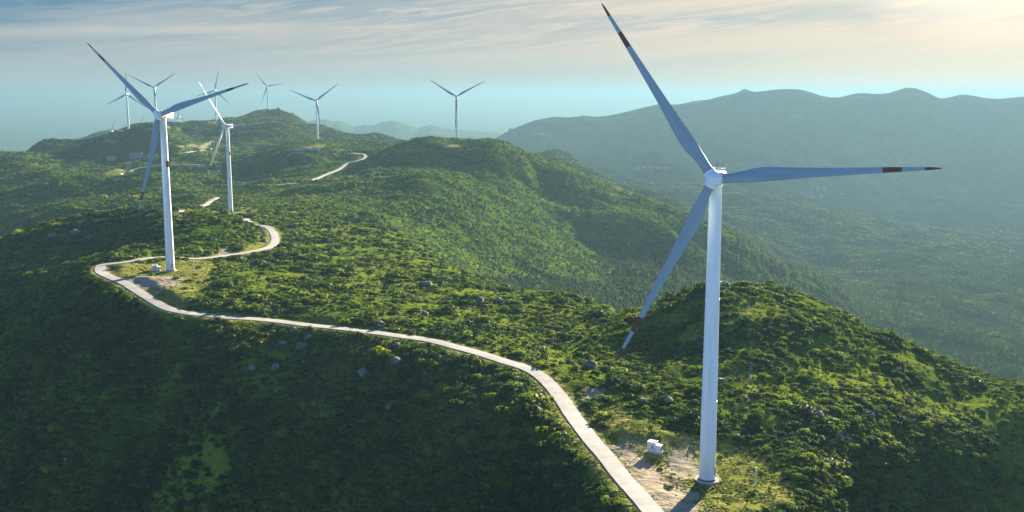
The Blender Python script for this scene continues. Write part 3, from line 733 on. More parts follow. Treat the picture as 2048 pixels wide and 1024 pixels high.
# ---------------------------------------------------------------- shrubs
def leaf_mat(name, stops, trans=0.5, hue_scale=0.02):
    m = bpy.data.materials.new(name); m.use_nodes = True; nt = m.node_tree; nt.nodes.clear()
    out = N(nt, 'ShaderNodeOutputMaterial'); oi = N(nt, 'ShaderNodeObjectInfo'); pos = N(nt, 'ShaderNodeNewGeometry').outputs['Position']
    n1 = noise(nt, pos, hue_scale, 4, 0.6); n2 = noise(nt, pos, 1.3, 3, 0.6)
    f = math_(nt, 'ADD', math_(nt, 'MULTIPLY', oi.outputs['Random'], 0.42), math_(nt, 'ADD', math_(nt, 'MULTIPLY', math_(nt, 'SUBTRACT', n1, 0.5), 1.5), math_(nt, 'ADD', math_(nt, 'MULTIPLY', n2, 0.3), 0.12)))
    c = ramp(nt, f, stops)
    d = N(nt, 'ShaderNodeBsdfDiffuse'); t = N(nt, 'ShaderNodeBsdfTranslucent'); g = N(nt, 'ShaderNodeBsdfGlossy'); g.inputs['Roughness'].default_value = 0.55; g.inputs['Color'].default_value = (0.7, 0.75, 0.7, 1)
    nt.links.new(c, d.inputs['Color']); nt.links.new(mix(nt, 1.0, c, (1.25, 1.25, 0.5), 'MULTIPLY'), t.inputs['Color'])
    m1 = N(nt, 'ShaderNodeMixShader'); m1.inputs[0].default_value = trans; nt.links.new(d.outputs[0], m1.inputs[1]); nt.links.new(t.outputs[0], m1.inputs[2])
    m2 = N(nt, 'ShaderNodeMixShader'); m2.inputs[0].default_value = 0.02; nt.links.new(m1.outputs[0], m2.inputs[1]); nt.links.new(g.outputs[0], m2.inputs[2])
    nt.links.new(m2.outputs[0], out.inputs[0]); return m
SH = [(0.10, (0.014, 0.042, 0.009)), (0.30, (0.040, 0.088, 0.011)), (0.48, (0.095, 0.155, 0.013)), (0.66, (0.165, 0.215, 0.018)), (0.95, (0.22, 0.235, 0.03))]
m_leaf = leaf_mat('shrub leaves', SH)
m_leaf2 = leaf_mat('dark shrub leaves', [(0.15, (0.014, 0.036, 0.012)), (0.5, (0.035, 0.072, 0.016)), (0.85, (0.085, 0.12, 0.022))])
m_leaf3 = leaf_mat('yellowish shrub leaves', [(0.15, (0.05, 0.085, 0.014)), (0.5, (0.13, 0.18, 0.02)), (0.85, (0.22, 0.235, 0.03))])
m_pale = leaf_mat('pale shrub leaves', [(0.2, (0.11, 0.15, 0.02)), (0.8, (0.26, 0.28, 0.035))])
m_con = leaf_mat('conifer needles', [(0.2, (0.020, 0.050, 0.016)), (0.6, (0.045, 0.085, 0.024)), (0.9, (0.080, 0.120, 0.03))], 0.3)
m_bark, nt, b = mat('grey brown bark'); b.inputs['Roughness'].default_value = 0.9
nt.links.new(ramp(nt, noise(nt, N(nt, 'ShaderNodeTexCoord').outputs['Object'], 6.0), [(0.3, (0.05, 0.038, 0.028)), (0.7, (0.13, 0.10, 0.075))]), b.inputs['Base Color'])

def bush_mesh(name, seed, lobes, n_leaf, leaf, flat=0.8, m=None):
    """leaf clumps spread through a few lobes; unit radius, base at z = 0"""
    r = np.random.RandomState(seed); V, F, NO = [], [], []
    cs = []
    for i in range(lobes):
        a = r.rand() * 6.28; d = 0.62 * math.sqrt(r.rand()) if lobes > 1 else 0
        rad = 0.36 + 0.30 * r.rand() if lobes > 1 else 0.8
        cs.append((d * math.cos(a), d * math.sin(a), (rad * 0.55 + 0.30 * r.rand() * (1 - d)) * flat, rad))
    per = n_leaf // lobes
    for cx, cy, cz, rad in cs:
        for i in range(per):
            v = r.normal(size=3); v /= np.linalg.norm(v)
            if v[2] < -0.35: v[2] *= -1
            q = rad * (0.72 + 0.34 * r.rand()); p = np.array([cx + v[0]*q, cy + v[1]*q, cz + v[2]*q*flat])
            nv = v + r.normal(size=3) * 0.45; nv /= np.linalg.norm(nv)
            t1 = np.cross(nv, [0.3, 0.2, 1.0]); t1 /= np.linalg.norm(t1) + 1e-9; t2 = np.cross(nv, t1)
            an = r.rand() * 6.28; u = (math.cos(an) * t1 + math.sin(an) * t2) * leaf * (0.6 + 0.8 * r.rand()); w = (-math.sin(an) * t1 + math.cos(an) * t2) * leaf * (0.6 + 0.8 * r.rand())
            k = len(V); on = v * 0.85 + np.array([0, 0, 0.25]) + r.normal(size=3) * 0.30; NO.append(on / np.linalg.norm(on)); V += [p - u * 0.9, p - w * 0.6 + nv * leaf * 0.2, p + u, p + w * 0.6 + nv * leaf * 0.2]; F.append((k, k+1, k+2, k+3))
    me = mesh_np(name, np.maximum(np.array(V), [-9, -9, -0.15]), F, [m or m_leaf], True)
    me.normals_split_custom_set(np.repeat(np.array(NO), 4, axis=0).tolist()); return me
def conifer_mesh(name, seed):
    r = np.random.RandomState(seed); V, F = [], []
    for i in range(110):
        h = 0.10 + 0.9 * (r.rand() ** 1.25); a = r.rand() * 6.28; q = 0.235 * (1 - h) ** 0.8 * (0.55 + 0.55 * r.rand()) + 0.008
        p = np.array([q * math.cos(a), q * math.sin(a), h - 0.05 * r.rand()]); o = np.array([math.cos(a), math.sin(a), -0.5]); s = np.array([-math.sin(a), math.cos(a), 0])
        L = 0.085 * (1.15 - h) + 0.02; k = len(V); V += [p - o * L * 0.7, p - s * L * 0.6, p + o * L, p + s * L * 0.6]; F.append((k, k+1, k+2, k+3))
    k = len(V); V += [np.array([0.02*math.cos(j*2.09), 0.02*math.sin(j*2.09), 0.0]) for j in range(3)] + [np.array([0, 0, 0.9])]; F += [(k, k+1, k+3, k+3)][:0]
    return mesh_np(name, V, F, [m_con], False)
def stem_mesh(name, seed):
    r = random.Random(seed); bm = bmesh.new()
    for i in range(5):
        a = r.random() * 6.28; cyl(bm, (0, 0, -0.3), (0.4 * math.cos(a), 0.4 * math.sin(a), 0.35 + 0.2 * r.random()), 0.06, 0.025, 6)
    return bm_mesh(name, bm, m_bark)

def visible_ground(px, py):
    return ground_hit([(px, py)])[0]
BUSH = [bush_mesh('foliage', 3 + i, lb, 190, 0.17, fl, mm) for i, (lb, fl, mm) in enumerate(((5, 0.85, m_leaf), (4, 0.75, m_leaf2), (6, 0.8, m_leaf), (3, 0.95, m_leaf2), (6, 0.60, m_leaf3)))]
STEM = [stem_mesh('stem', 40 + i) for i in range(2)]
LOWBUSH = [bush_mesh('foliage', 60 + i, lb, 72, 0.27, 0.75, mm) for i, (lb, mm) in enumerate(((3, m_leaf), (4, m_leaf2), (5, m_leaf)))]
CONIFER = [conifer_mesh('needles', 80 + i) for i in range(3)]

# shrubs one can pick out; the first of each kind is also the pattern of the cover around it
pick = [(1510,842,2.6,'dark rounded shrub at the foot of the knob, behind the big turbine tower'),(1278,782,3.0,'dense dark shrub left of the big tower below the lowest blade tip'),(1330,825,2.2,'low shrub between the white transformer cabinet and the big tower'),
        (1180,690,3.0,'round shrub uphill from the large boulder right of the road'),(1392,742,3.0,'shrub half hidden at the left edge of the big tower')]
src = []
for i, (px, py, s, lab) in enumerate(pick):
    x, y, z = visible_ground(px, py); o = link('shrub', None, loc=(x, y, gz(x, y)[0] - 0.1), rot=(0, 0, rnd.random() * 6)); o.scale = (s, s, s)
    tag(o, lab, 'shrub', 'larger shrubs on the ridge'); f = link('foliage', BUSH[i], o); link('stem', STEM[i % 2], o); src.append(f)
more = [(60,395,5,'pale'),(206,396,6,'pale'),(504,330,9,'pale'),(400,372,6,'pale'),(270,398,6,'pale'),(395,385,5,'pale'),(640,440,4,'leaf'),(1560,690,2.6,'leaf'),(1610,760,2.6,'leaf'),(1700,900,2.4,'leaf'),(1660,860,2.5,'leaf'),(1440,640,2.8,'leaf')]
more_lab = ['pale yellow-green shrub on the open left slope below the near-left ridge','bright yellow-green tree-sized shrub left of the hanging red-banded blade','bright yellow-green thicket behind the slim turbine tower at the far road','pale shrub in the middle of the basin between the two left towers','pale shrub just left of the lower blade tip in the basin','pale shrub above the short pale road stretch in the basin','green shrub at the start of the dark spur, right of the slim turbine pad',
            'shrub on the upper right face of the knob','shrub halfway down the right face of the knob','shrub in the shaded hollow right of the turbine pad','shrub on the rim between the pad and the shaded hollow','shrub just right of the big tower near the knob top']
lowsrc = []
for (px, py, s, kd), lab in zip(more, more_lab):
    x, y, z = visible_ground(px, py); o = link('shrub', None, loc=(x, y, gz(x, y)[0] - 0.2), rot=(0, 0, rnd.random() * 6)); o.scale = (s, s, s * 0.9)
    tag(o, lab, 'shrub', 'larger shrubs on the ridge')
    me = LOWBUSH[len(lowsrc) % 3].copy() if kd == 'pale' else BUSH[rnd.randrange(5)]
    if kd == 'pale': me.materials.clear(); me.materials.append(m_pale); lowsrc.append(1)
    link('foliage', me, o); link('stem', STEM[0], o)
def scatter_pts(u0, u1, D0, D1, per, seed):
    r = np.random.RandomState(seed); n = int(per * (u1 - u0) * math.log(D1 / D0))
    D = np.exp(r.uniform(math.log(D0), math.log(D1), n)); u = r.uniform(u0, u1, n); return u * D, D, r
def scatter(name, x, y, size, idx, sources, kindlabel, squash=None):
    z = gz(x, y) - size * 0.10
    me = bpy.data.meshes.new(name); me.vertices.add(len(x)); me.vertices.foreach_set('co', np.stack([x, y, z], -1).astype(np.float32).ravel())
    for nm, ty, arr in (('size', 'FLOAT', size), ('turn', 'FLOAT', np.random.RandomState(1).rand(len(x)) * 6.28), ('pick', 'INT', idx)):
        a = me.attributes.new(nm, ty, 'POINT'); a.data.foreach_set('value', np.asarray(arr, np.int32 if ty == 'INT' else np.float32))
    o = link(name, me); tag(o, kind='stuff'); o['label'] = kindlabel
    ng = bpy.data.node_groups.new(name, 'GeometryNodeTree'); ng.interface.new_socket('Geometry', in_out='INPUT', socket_type='NodeSocketGeometry'); ng.interface.new_socket('Geometry', in_out='OUTPUT', socket_type='NodeSocketGeometry')
    gi, go = ng.nodes.new('NodeGroupInput'), ng.nodes.new('NodeGroupOutput'); join = ng.nodes.new('GeometryNodeJoinGeometry')
    for s in reversed(sources):
        oi = ng.nodes.new('GeometryNodeObjectInfo'); oi.transform_space = 'ORIGINAL'; oi.inputs['Object'].default_value = s; oi.inputs['As Instance'].default_value = True; ng.links.new(oi.outputs['Geometry'], join.inputs[0])
    ip = ng.nodes.new('GeometryNodeInstanceOnPoints'); ng.links.new(gi.outputs[0], ip.inputs['Points']); ng.links.new(join.outputs[0], ip.inputs['Instance']); ip.inputs['Pick Instance'].default_value = True
    def attr(nm, ty):
        a = ng.nodes.new('GeometryNodeInputNamedAttribute'); a.data_type = ty; a.inputs[0].default_value = nm; return [q for q in a.outputs if q.enabled and q.name == 'Attribute'][0]
    ng.links.new(attr('pick', 'INT'), ip.inputs['Instance Index'])
    cx = ng.nodes.new('ShaderNodeCombineXYZ'); ng.links.new(attr('turn', 'FLOAT'), cx.inputs[2]); ng.links.new(cx.outputs[0], ip.inputs['Rotation'])
    sv = ng.nodes.new('ShaderNodeCombineXYZ'); sa = attr('size', 'FLOAT')
    for k in range(2): ng.links.new(sa, sv.inputs[k])
    fl = ng.nodes.new('ShaderNodeMath'); fl.operation = 'MULTIPLY'; fl.inputs[1].default_value = squash or 1.0; ng.links.new(sa, fl.inputs[0]); ng.links.new(fl.outputs[0], sv.inputs[2])
    ng.links.new(sv.outputs[0], ip.inputs['Scale']); ng.links.new(ip.outputs[0], go.inputs[0])
    md = o.modifiers.new('cover', 'NODES'); md.node_group = ng
    return o
def keep_mask(x, y, r, amount=1.0):
    cl = gz(x, y, CLEAR); n = fbm(x / 38, y / 38, 3)
    n = n + 0.6 * gz(x, y, SHADE); cl = cl * (1 - 0.0 * n)
    return (r.rand(len(x)) > cl * 1.05) & (r.rand(len(x)) < np.clip(0.72 + 0.9 * n, 0.10, 1) * amount)
# near shrubs
NEAR_PER, FAR_PER = 190000, 170000
x, y, r = scatter_pts(-0.72, 0.72, 165, 1000, NEAR_PER, 5)
dens = (y / 1000) ** 0.5
k = keep_mask(x, y, r) & (r.rand(len(x)) < np.clip(dens * 1.3 + 0.25 * gz(x, y, SHADE), 0.5, 1)); x, y = x[k], y[k]
size = 0.80 * (y / 300) ** 0.60 * np.exp(r.normal(size=len(x)) * 0.48) * (1 + 0.5 * np.clip(fbm(x / 30 + 50, y / 30, 2), -0.6, 1)) * (1 + 0.28 * gz(x, y, SHADE)) * (1 - 0.25 * gz(x, y, SAV))
scatter('shrub_cover', x, y, size, r.randint(0, 5, len(x)), src, 'dense carpet of low green shrubs over the near slopes', 0.78)
x, y, r = scatter_pts(-0.45, 0.30, 230, 700, 340000, 15)
k = r.rand(len(x)) < np.clip(gz(x, y, TUFT) * 0.9, 0, 1) * np.clip(0.5 + 1.2 * fbm(x / 6, y / 6, 3), 0, 1); x, y = x[k], y[k]
scatter('grass_tufts', x, y, 0.18 + 0.36 * r.rand(len(x)) ** 2, np.where(r.rand(len(x)) < 0.75, 4, 1), src, 'grass tufts and weeds on the pads, verges and open slopes', 0.7)
# farther scrub and woods: its patterns are three trees that stand in the basin
basin = [(120,372,5.5),(330,368,5.5),(150,420,5.0)]
blab = ['round green tree standing alone on the left slope of the basin','round green tree behind the tall turbine tower in the basin','low green tree just above the grassy left arm of the knoll']
far_src = []
for (px, py, s), lab, me in zip(basin, blab, LOWBUSH):
    g = visible_ground(px, py); o = link('tree', None, loc=(g[0], g[1], gz(g[0], g[1])[0] + 1.0), rot=(0, 0, rnd.random() * 6)); o.scale = (s, s, s); tag(o, lab, 'tree', 'round trees in the basin')
    far_src.append(link('crown', me, o)); link('trunk', STEM[1], o)
x, y, r = scatter_pts(-0.72, 0.72, 900, 3500, FAR_PER, 6)
k = keep_mask(x, y, r, 1.15) & (r.rand(len(x)) < np.clip((y - 850) / 250, 0, 1)); x, y = x[k], y[k]
size = 1.3 * (y / 1000) ** 0.55 * np.exp(r.normal(size=len(x)) * 0.35)
scatter('far_scrub', x, y, size, r.randint(0, 3, len(x)), far_src, 'scrub and woods covering the farther hillsides', 0.8)
# conifers on the lower slopes
con_src = []
for (px, py, s), lab in zip([(1215,610,15),(1150,570,14),(1290,615,15)], ['dark conifer low on the shaded slope behind the sunny ridge edge','conifer among pines above the sunny ridge edge','tall conifer in the dip left of the knob']):
    g = visible_ground(px, py); o = link('conifer', None, loc=(g[0], g[1], gz(g[0], g[1])[0] - 0.3)); o.scale = (s, s, s); tag(o, lab, 'conifer', 'conifers on the valley slope')
    con_src.append(link('needles', CONIFER[len(con_src)], o)); bm = bmesh.new(); cyl(bm, (0, 0, -0.05), (0, 0, 0.9), 0.018, 0.004, 6); link('trunk', bm_mesh('trunk', bm, m_bark), o)
x, y, r = scatter_pts(-0.05, 0.62, 880, 2600, 70000, 9)
zz = gz(x, y); px = x / y
k = (zz < -100 + 40 * fbm(x / 160, y / 160, 3)) & (fbm(x / 90, y / 90, 3) > -0.35 - 0.6 * (y < 1500)) & (px > -0.03); x, y = x[k], y[k]
scatter('conifer_wood', x, y, (4.5 + 4.5 * r.rand(len(x)) ** 1.5) * (y / 1200) ** 0.3, r.randint(0, 3, len(x)), con_src, 'conifer wood on the slopes falling to the valley')

# round dark trees on the crest left of the knob
TREES = [(1339,613,5.0,'dark round tree breaking the crest left of the knob top'),(1300,632,3.6,'smaller dark tree in the dip left of the knob, on the crest'),(1368,597,3.2,'low dark tree on the crest between the round tree and the knob top'),(1540,580,2.8,'dark bushy tree on the right end of the knob top'),(1130,604,3.0,'dark tree crown on the sunny ridge edge left of the lowest blade')]
for i, (px, py, s, lab) in enumerate(TREES):
    D = {0: 470, 1: 505, 2: 473, 3: 488, 4: 560}[i]; xx = ray(px, py)[0] * D
    o = link('tree', None, loc=(xx, D, gz(xx, D)[0]), rot=(0, 0, i * 1.3)); o.scale = (s * 0.62, s * 0.62, s * 0.62); tag(o, lab, 'tree', 'dark trees on the crest')
    cr = BUSH[i % 5].copy(); cr.materials.clear(); cr.materials.append(m_con); c_o = link('crown', cr, o, loc=(0, 0, 0.35)); c_o.scale = (1, 1, 1.25); link('trunk', STEM[i % 2], o)

# ---------------------------------------------------------------- boulders
m_rock, nt, b = mat('grey granite'); b.inputs['Roughness'].default_value = 0.9
tc = N(nt, 'ShaderNodeTexCoord').outputs['Object']
c = ramp(nt, noise(nt, tc, 1.4, 6, 0.65), [(0.3, (0.065, 0.062, 0.057)), (0.52, (0.15, 0.145, 0.135)), (0.75, (0.29, 0.28, 0.26))])
nt.links.new(c, b.inputs['Base Color']); bump(nt, b, noise(nt, tc, 2.5, 6, 0.7), 0.6, 0.4)
def boulder_mesh(seed):
    bm = bmesh.new(); bmesh.ops.create_icosphere(bm, subdivisions=3, radius=1.0); r = np.random.RandomState(seed)
    cuts = []
    for i in range(9):
        v = r.normal(size=3); v /= np.linalg.norm(v); cuts.append((v, 0.62 + 0.3 * r.rand()))
    co = np.array([v.co[:] for v in bm.verts])
    for v, d in cuts:
        s = co @ v; m = s > d; co[m] -= np.outer((s[m] - d) * 0.85, v)
    nz = fbm(co[:, 0] * 1.7 + seed, co[:, 1] * 1.7 + co[:, 2] * 1.3, 4); co *= (1 + 0.16 * nz)[:, None]; co[:, 2] *= 0.8
    for v, q in zip(bm.verts, co): v.co = q
    return bm_mesh('boulder', bm, m_rock, True, 0.5)
BLD = [boulder_mesh(s) for s in range(5)]
BOULDERS = [
 (1180,735,2.7,'large grey boulder on the sunny slope right of the road'),(1441,764,1.5,'grey boulder peeking out right behind the big tower'),(728,752,2.4,'big pale boulder on the shaded slope, rightmost of the two largest below the road'),
 (550,742,2.5,'big rounded boulder on the shaded slope above the grassy clearing'),(504,742,2.0,'dull flat boulder beside the big rounded one on the shaded slope'),(604,698,2.6,'long leaning boulder in the cluster just below the road'),
 (567,692,2.1,'flat grey boulder at the left of the cluster below the road'),(587,668,1.7,'pale rounded boulder topmost in the cluster close under the road'),(596,680,1.3,'small boulder in the middle of the cluster below the road'),
 (618,680,1.8,'upright boulder at the right of the cluster below the road'),(543,672,1.3,'small pale boulder standing apart left of the cluster'),(622,662,1.4,'flat rock right under the road verge above the cluster'),
 (610,730,1.6,'split grey boulder between the two largest on the shaded slope'),(592,737,1.1,'small stone leaning below the split boulder'),(672,721,1.6,'block-shaped boulder in mid slope below the road'),(655,713,1.4,'low boulder beside the block-shaped one'),
 (793,694,1.9,'boulder just under the road verge, right of the shrubs'),(791,728,2.2,'wide weathered boulder downhill of the verge boulder'),(740,706,1.3,'small rock between the wide weathered boulder and the road'),(552,788,1.1,'narrow pale stone on the edge of the dark scrub'),
 (694,800,1.3,'low stone sunk in dark scrub, lower middle of the slope'),(576,814,0.9,'tiny pale stone near the right edge of the grassy clearing'),(780,820,1.7,'grey boulder in dark scrub, lowest on the right of the slope'),(763,652,2.0,'dark boulder beside the road on its sunny side'),
 (770,659,1.0,'small upright rock next to the dark roadside boulder'),(1338,806,1.7,'boulder in shrubs left of the big tower, above the white cabinet'),(1285,805,1.4,'small grey rock left of the boulder above the white cabinet'),(19,647,1.8,'lone boulder at the far left edge of the shaded slope'),
 (133,924,1.3,'pale stone low on the far left slope'),(64,938,1.2,'small stone next to the pale one, low on the left slope'),(855,572,2.6,'grey outcrop at the upper edge of the sunny slope'),(850,630,1.8,'rock in grass uphill of the road on the sunny slope'),
 (960,606,2.6,'outcrop near the right rim of the sunny slope'),(1000,605,2.2,'angular outcrop on the rim right above the valley'),(518,459,3.0,'dark rock face at the bend of the upper road'),(527,482,2.2,'boulder at the foot of the bank inside the upper road bend'),
 (590,470,2.0,'pale rock outside the upper road bend'),(598,480,1.8,'smaller pale rock below the one outside the bend'),(150,470,3.6,'grey slab exposed on the shaded left face of the knoll'),(105,476,3.0,'pale slab exposed at the left end of the knoll'),
 (180,478,2.6,'low slab right of the grey one on the knoll face'),(295,425,2.6,'pale outcrop on the grassy top of the knoll arm'),(556,221,7.0,'rocky summit outcrop crowning the far hill'),(1640,835,1.6,'rock in the shrubs at the right foot of the knob'),(1650,934,1.5,'grey rock on the shaded hollow right of the pad'),(1740,835,1.6,'reddish bare rock on the right flank of the knob')]
for i, (px, py, s, lab) in enumerate(BOULDERS):
    g = visible_ground(px, py)
    o = link('boulder', BLD[i % 5], loc=(g[0], g[1], gz(g[0], g[1])[0] + s * 0.38), rot=(rnd.uniform(-.2, .2), rnd.uniform(-.2, .2), rnd.random() * 6.28))
    o.scale = (s * rnd.uniform(.9, 1.25), s * rnd.uniform(.85, 1.1), s * rnd.uniform(.8, 1.1)); tag(o, lab, 'boulder', 'granite boulders among the shrubs')

# ---------------------------------------------------------------- transformer cabinets, posts, hut
m_cab = paint('white cabinet paint', (0.78, 0.79, 0.80)); m_sign = paint('dark green panel', (0.03, 0.08, 0.07)); m_rust = paint('rusty lid', (0.30, 0.16, 0.08)); m_wire = paint('galvanised wire', (0.22, 0.23, 0.23))
def cabinet(px, py, rz, lab):
    g = visible_ground(px, py); root = link('transformer_cabinet', None, loc=(g[0], g[1], gz(g[0], g[1])[0]), rot=(0, 0, rz)); tag(root, lab, 'transformer cabinet', 'white transformer cabinets at the turbine feet')
    bm = bmesh.new(); bx(bm, (0, 0, 0.1), (4.6, 3.0, 0.5)); link('plinth', bm_mesh('plinth', bm, m_conc), root)
    bm = bmesh.new(); bx(bm, (-0.6, 0, 1.75), (2.5, 2.2, 2.8), 0, 0.06); bx(bm, (-0.6, 0, 3.2), (2.7, 2.4, 0.14), 0, 0.03); link('body', bm_mesh('body', bm, m_cab), root)
    bm = bmesh.new(); bx(bm, (1.35, 0, 1.35), (1.35, 1.9, 2.0), 0, 0.05); bx(bm, (1.35, 0, 2.4), (1.5, 2.0, 0.1), 0, 0.03); link('side_box', bm_mesh('side_box', bm, m_cab), root)
    bm = bmesh.new(); [bx(bm, (2.12, -0.7 + 0.2 * i, 1.3), (0.2, 0.05, 1.3)) for i in range(8)]; link('radiator', bm_mesh('radiator', bm, m_grey), root)
    for s in (-1.2, 0.0):
        bm = bmesh.new(); bx(bm, (s, -1.115, 1.65), (1.1, 0.05, 2.3), 0, 0.02); d = link('door', bm_mesh('door', bm, m_cab), root)
        bm = bmesh.new(); bx(bm, (s + 0.42, -1.16, 1.6), (0.06, 0.06, 0.3)); link('handle', bm_mesh('handle', bm, m_dark), d)
    bm = bmesh.new()                                          # danger panel: dark triangle with a bolt below
    v = [bm.verts.new((-0.3 + a, -1.15, h)) for a, h in ((-0.28, 1.9), (0.28, 1.9), (0.0, 2.4))]; f = bm.faces.new(v); bm.faces.ensure_lookup_table(); e = bmesh.ops.extrude_face_region(bm, geom=[f]); [setattr(q, 'co', q.co + Vector((0, -0.03, 0))) for q in e['geom'] if isinstance(q, bmesh.types.BMVert)]
    bx(bm, (-0.3, -1.16, 1.6), (0.4, 0.03, 0.4)); link('warning_sign', bm_mesh('warning_sign', bm, m_sign), root)
    bm = bmesh.new(); bx(bm, (-0.2, 0.1, 3.32), (0.7, 0.5, 0.1)); bx(bm, (0.25, 0.5, 3.34), (0.3, 0.3, 0.14)); link('vent_lid', bm_mesh('vent_lid', bm, m_rust), root)
    fr = link('fence', None, loc=root.location, rot=(0, 0, rz)); tag(fr, lab.replace('white box-shaped transformer cabinet', 'thin wire fence around the white cabinet'), 'fence', 'wire fences around the cabinets')
    P4 = [(-3.2, -2.6), (3.2, -2.6), (3.2, 2.6), (-3.2, 2.6)]
    for i, (x0, y0) in enumerate(P4):
        x1, y1 = P4[(i+1) % 4]
        for t in (0, 1/3, 2/3):
            bm = bmesh.new(); q = Vector((x0 + (x1-x0)*t, y0 + (y1-y0)*t, 0)); cyl(bm, q + Vector((0, 0, -0.6)), q + Vector((0, 0, 2.0)), 0.045, seg=6); link('post', bm_mesh('post', bm, m_wire), fr)
        bm = bmesh.new(); [cyl(bm, (x0, y0, h), (x1, y1, h), 0.016, seg=4) for h in (0.3, 0.7, 1.1, 1.5, 1.9)]; link('wires', bm_mesh('wires', bm, m_wire), fr)
cabinet(1309, 899, math.radians(-28), 'white box-shaped transformer cabinet beside the gravel pad near the largest turbine')
cabinet(312, 533, math.radians(15), 'white box-shaped transformer cabinet left of the tall turbine with the cream nacelle')

def post(px, py, h, lab):
    g = visible_ground(px, py); root = link('lamp_post', None, loc=(g[0], g[1], gz(g[0], g[1])[0] - 0.3)); tag(root, lab, 'lamp post', 'thin white posts beside the pads')
    bm = bmesh.new(); cyl(bm, (0, 0, 0), (0, 0, h), 0.14, 0.10, 10); link('pole', bm_mesh('pole', bm, m_cab, True), root)
    bm = bmesh.new(); bx(bm, (0, -0.1, h + 0.12), (0.3, 0.55, 0.24), 0, 0.04); link('lamp_head', bm_mesh('lamp_head', bm, m_cab), root)
post(1511, 976, 6.2, 'thin white post on the grass right of the largest turbine'); post(388, 543, 5.4, 'thin white post right of the cream nacelle turbine'); post(483, 427, 5.6, 'thin white post on the clearing right of the slim turbine')

def mast(px, py, D, h, lab):
    xx = ray(px, py)[0] * D; root = link('antenna_mast', None, loc=(xx, D, gz(xx, D)[0] - 1)); tag(root, lab, 'mast', 'thin masts on the middle hilltop')
    bm = bmesh.new(); cyl(bm, (0, 0, 0), (0, 0, h), 0.35, 0.2, 8); link('pole', bm_mesh('pole', bm, m_wire), root)
    bm = bmesh.new(); bx(bm, (0, 0, h * 0.85), (2.2, 0.3, 0.25)); bx(bm, (0, 0, h * 0.7), (1.6, 0.3, 0.25)); link('crossarm', bm_mesh('crossarm', bm, m_wire), root)
mast(828, 279, 1830, 16, 'left one of two thin masts on the middle hilltop'); mast(832, 279, 1832, 15, 'right one of two thin masts on the middle hilltop')

# ---------------------------------------------------------------- buildings
m_wall = paint('pale plaster', (0.62, 0.60, 0.56), 0.85); m_dull = paint('worn village plaster', (0.20, 0.195, 0.18), 0.9); m_greyw = paint('bare grey plaster', (0.42, 0.42, 0.40), 0.9); m_tile = paint('red roof tiles', (0.33, 0.09, 0.055), 0.8); m_glass = paint('dark window glass', (0.03, 0.04, 0.05), 0.15); m_sheet = paint('blue grey roof sheet', (0.24, 0.30, 0.36), 0.85)
def house(name, g, size, rz, lab, group, wallm, roofm, rows, cols, pitched, stilts=False):
    w, d, h = size; root = link(name, None, loc=(g[0], g[1], g[2]), rot=(0, 0, rz)); tag(root, lab, 'house' if 'house' in name else 'building', group)
    if stilts:
        for sx in (-0.46, -0.15, 0.15, 0.46):
            for sy in (-0.4, 0.4): bm = bmesh.new(); cyl(bm, (w*sx, d*sy, -1.5), (w*sx, d*sy, h), 0.22, seg=8); link('pillar', bm_mesh('pillar', bm, wallm), root)
        bm = bmesh.new(); bx(bm, (w*0.25, 0, h*0.45), (w*0.3, d*0.7, h*0.9)); link('wall', bm_mesh('wall', bm, wallm), root)
    else:
        bm = bmesh.new(); bx(bm, (0, 0, h/2 - 1), (w, d, h + 2)); link('wall', bm_mesh('wall', bm, wallm), root)
    bm = bmesh.new()
    if pitched:
        rh = d * 0.28; o_ = 0.5
        q = [bm.verts.new(v) for v in ((-w/2-o_, -d/2-o_, h-.1), (w/2+o_, -d/2-o_, h-.1), (w/2+o_, d/2+o_, h-.1), (-w/2-o_, d/2+o_, h-.1), (-w/2-o_, 0, h+rh), (w/2+o_, 0, h+rh))]
        for f in ((0,1,5,4), (2,3,4,5), (0,4,3), (1,2,5), (3,2,1,0)): bm.faces.new([q[i] for i in f])
    else:
        bx(bm, (0, 0, h + 0.15), (w + 0.9, d + 0.9, 0.3)); bx(bm, (0, -d/2, h + 0.6), (w, 0.25, 0.6))
    link('roof', bm_mesh('roof', bm, roofm), root)
    if rows:
        first = None
        for r_ in range(rows):
            for c_ in range(cols):
                cx, cz = -w/2 + w * (c_ + 0.5) / cols, h * (r_ + 0.5) / rows
                if first is None:
                    bm = bmesh.new(); bx(bm, (0, 0, 0), (w / cols * 0.56, 0.16, h / rows * 0.52)); first = link('window', bm_mesh('window', bm, m_glass), root, loc=(cx, -d/2, cz))
                else: o = first.copy(); COL.objects.link(o); o.parent = root; o.location = (cx, -d/2, cz)
        bm = bmesh.new(); bx(bm, (0, -d/2 - 0.04, 1.0), (1.3, 0.16, 2.2)); link('door', bm_mesh('door', bm, m_rust), root)
    return root
def hg(px, py):
    g = visible_ground(px, py); return (g[0], g[1], gz(g[0], g[1])[0])
BG = 'buildings in the far basin'
house('house', hg(223.5, 321), (13.5, 9, 7.5), 0.1, 'small white two-storey house with red roof among trees on the far left slope', BG, m_wall, m_tile, 2, 4, True)
house('apartment_building', hg(273, 317), (24, 10, 9.5), -0.08, 'long grey three-storey block with rows of dark windows, right of the red-roofed house', BG, m_greyw, m_greyw, 3, 7, False)
house('shelter', hg(427, 346), (22, 9, 3.6), -0.15, 'low open building with blue-grey flat roof left of the slim turbine tower', BG, m_wall, m_sheet, 0, 0, False, True)
house('house', hg(437, 336.5), (7, 6, 4.2), 0.1, 'small pale hut with flat roof behind the blue-grey roofed shelter', BG, m_wall, m_greyw, 1, 2, False)
house('house', hg(419, 301.5), (8, 5, 3.2), 0.0, 'small pale hut at the end of the upper road by the bare orange slope', BG, m_wall, m_wall, 1, 2, False)
D_ = 478; x_ = ray(1446, 585)[0] * D_
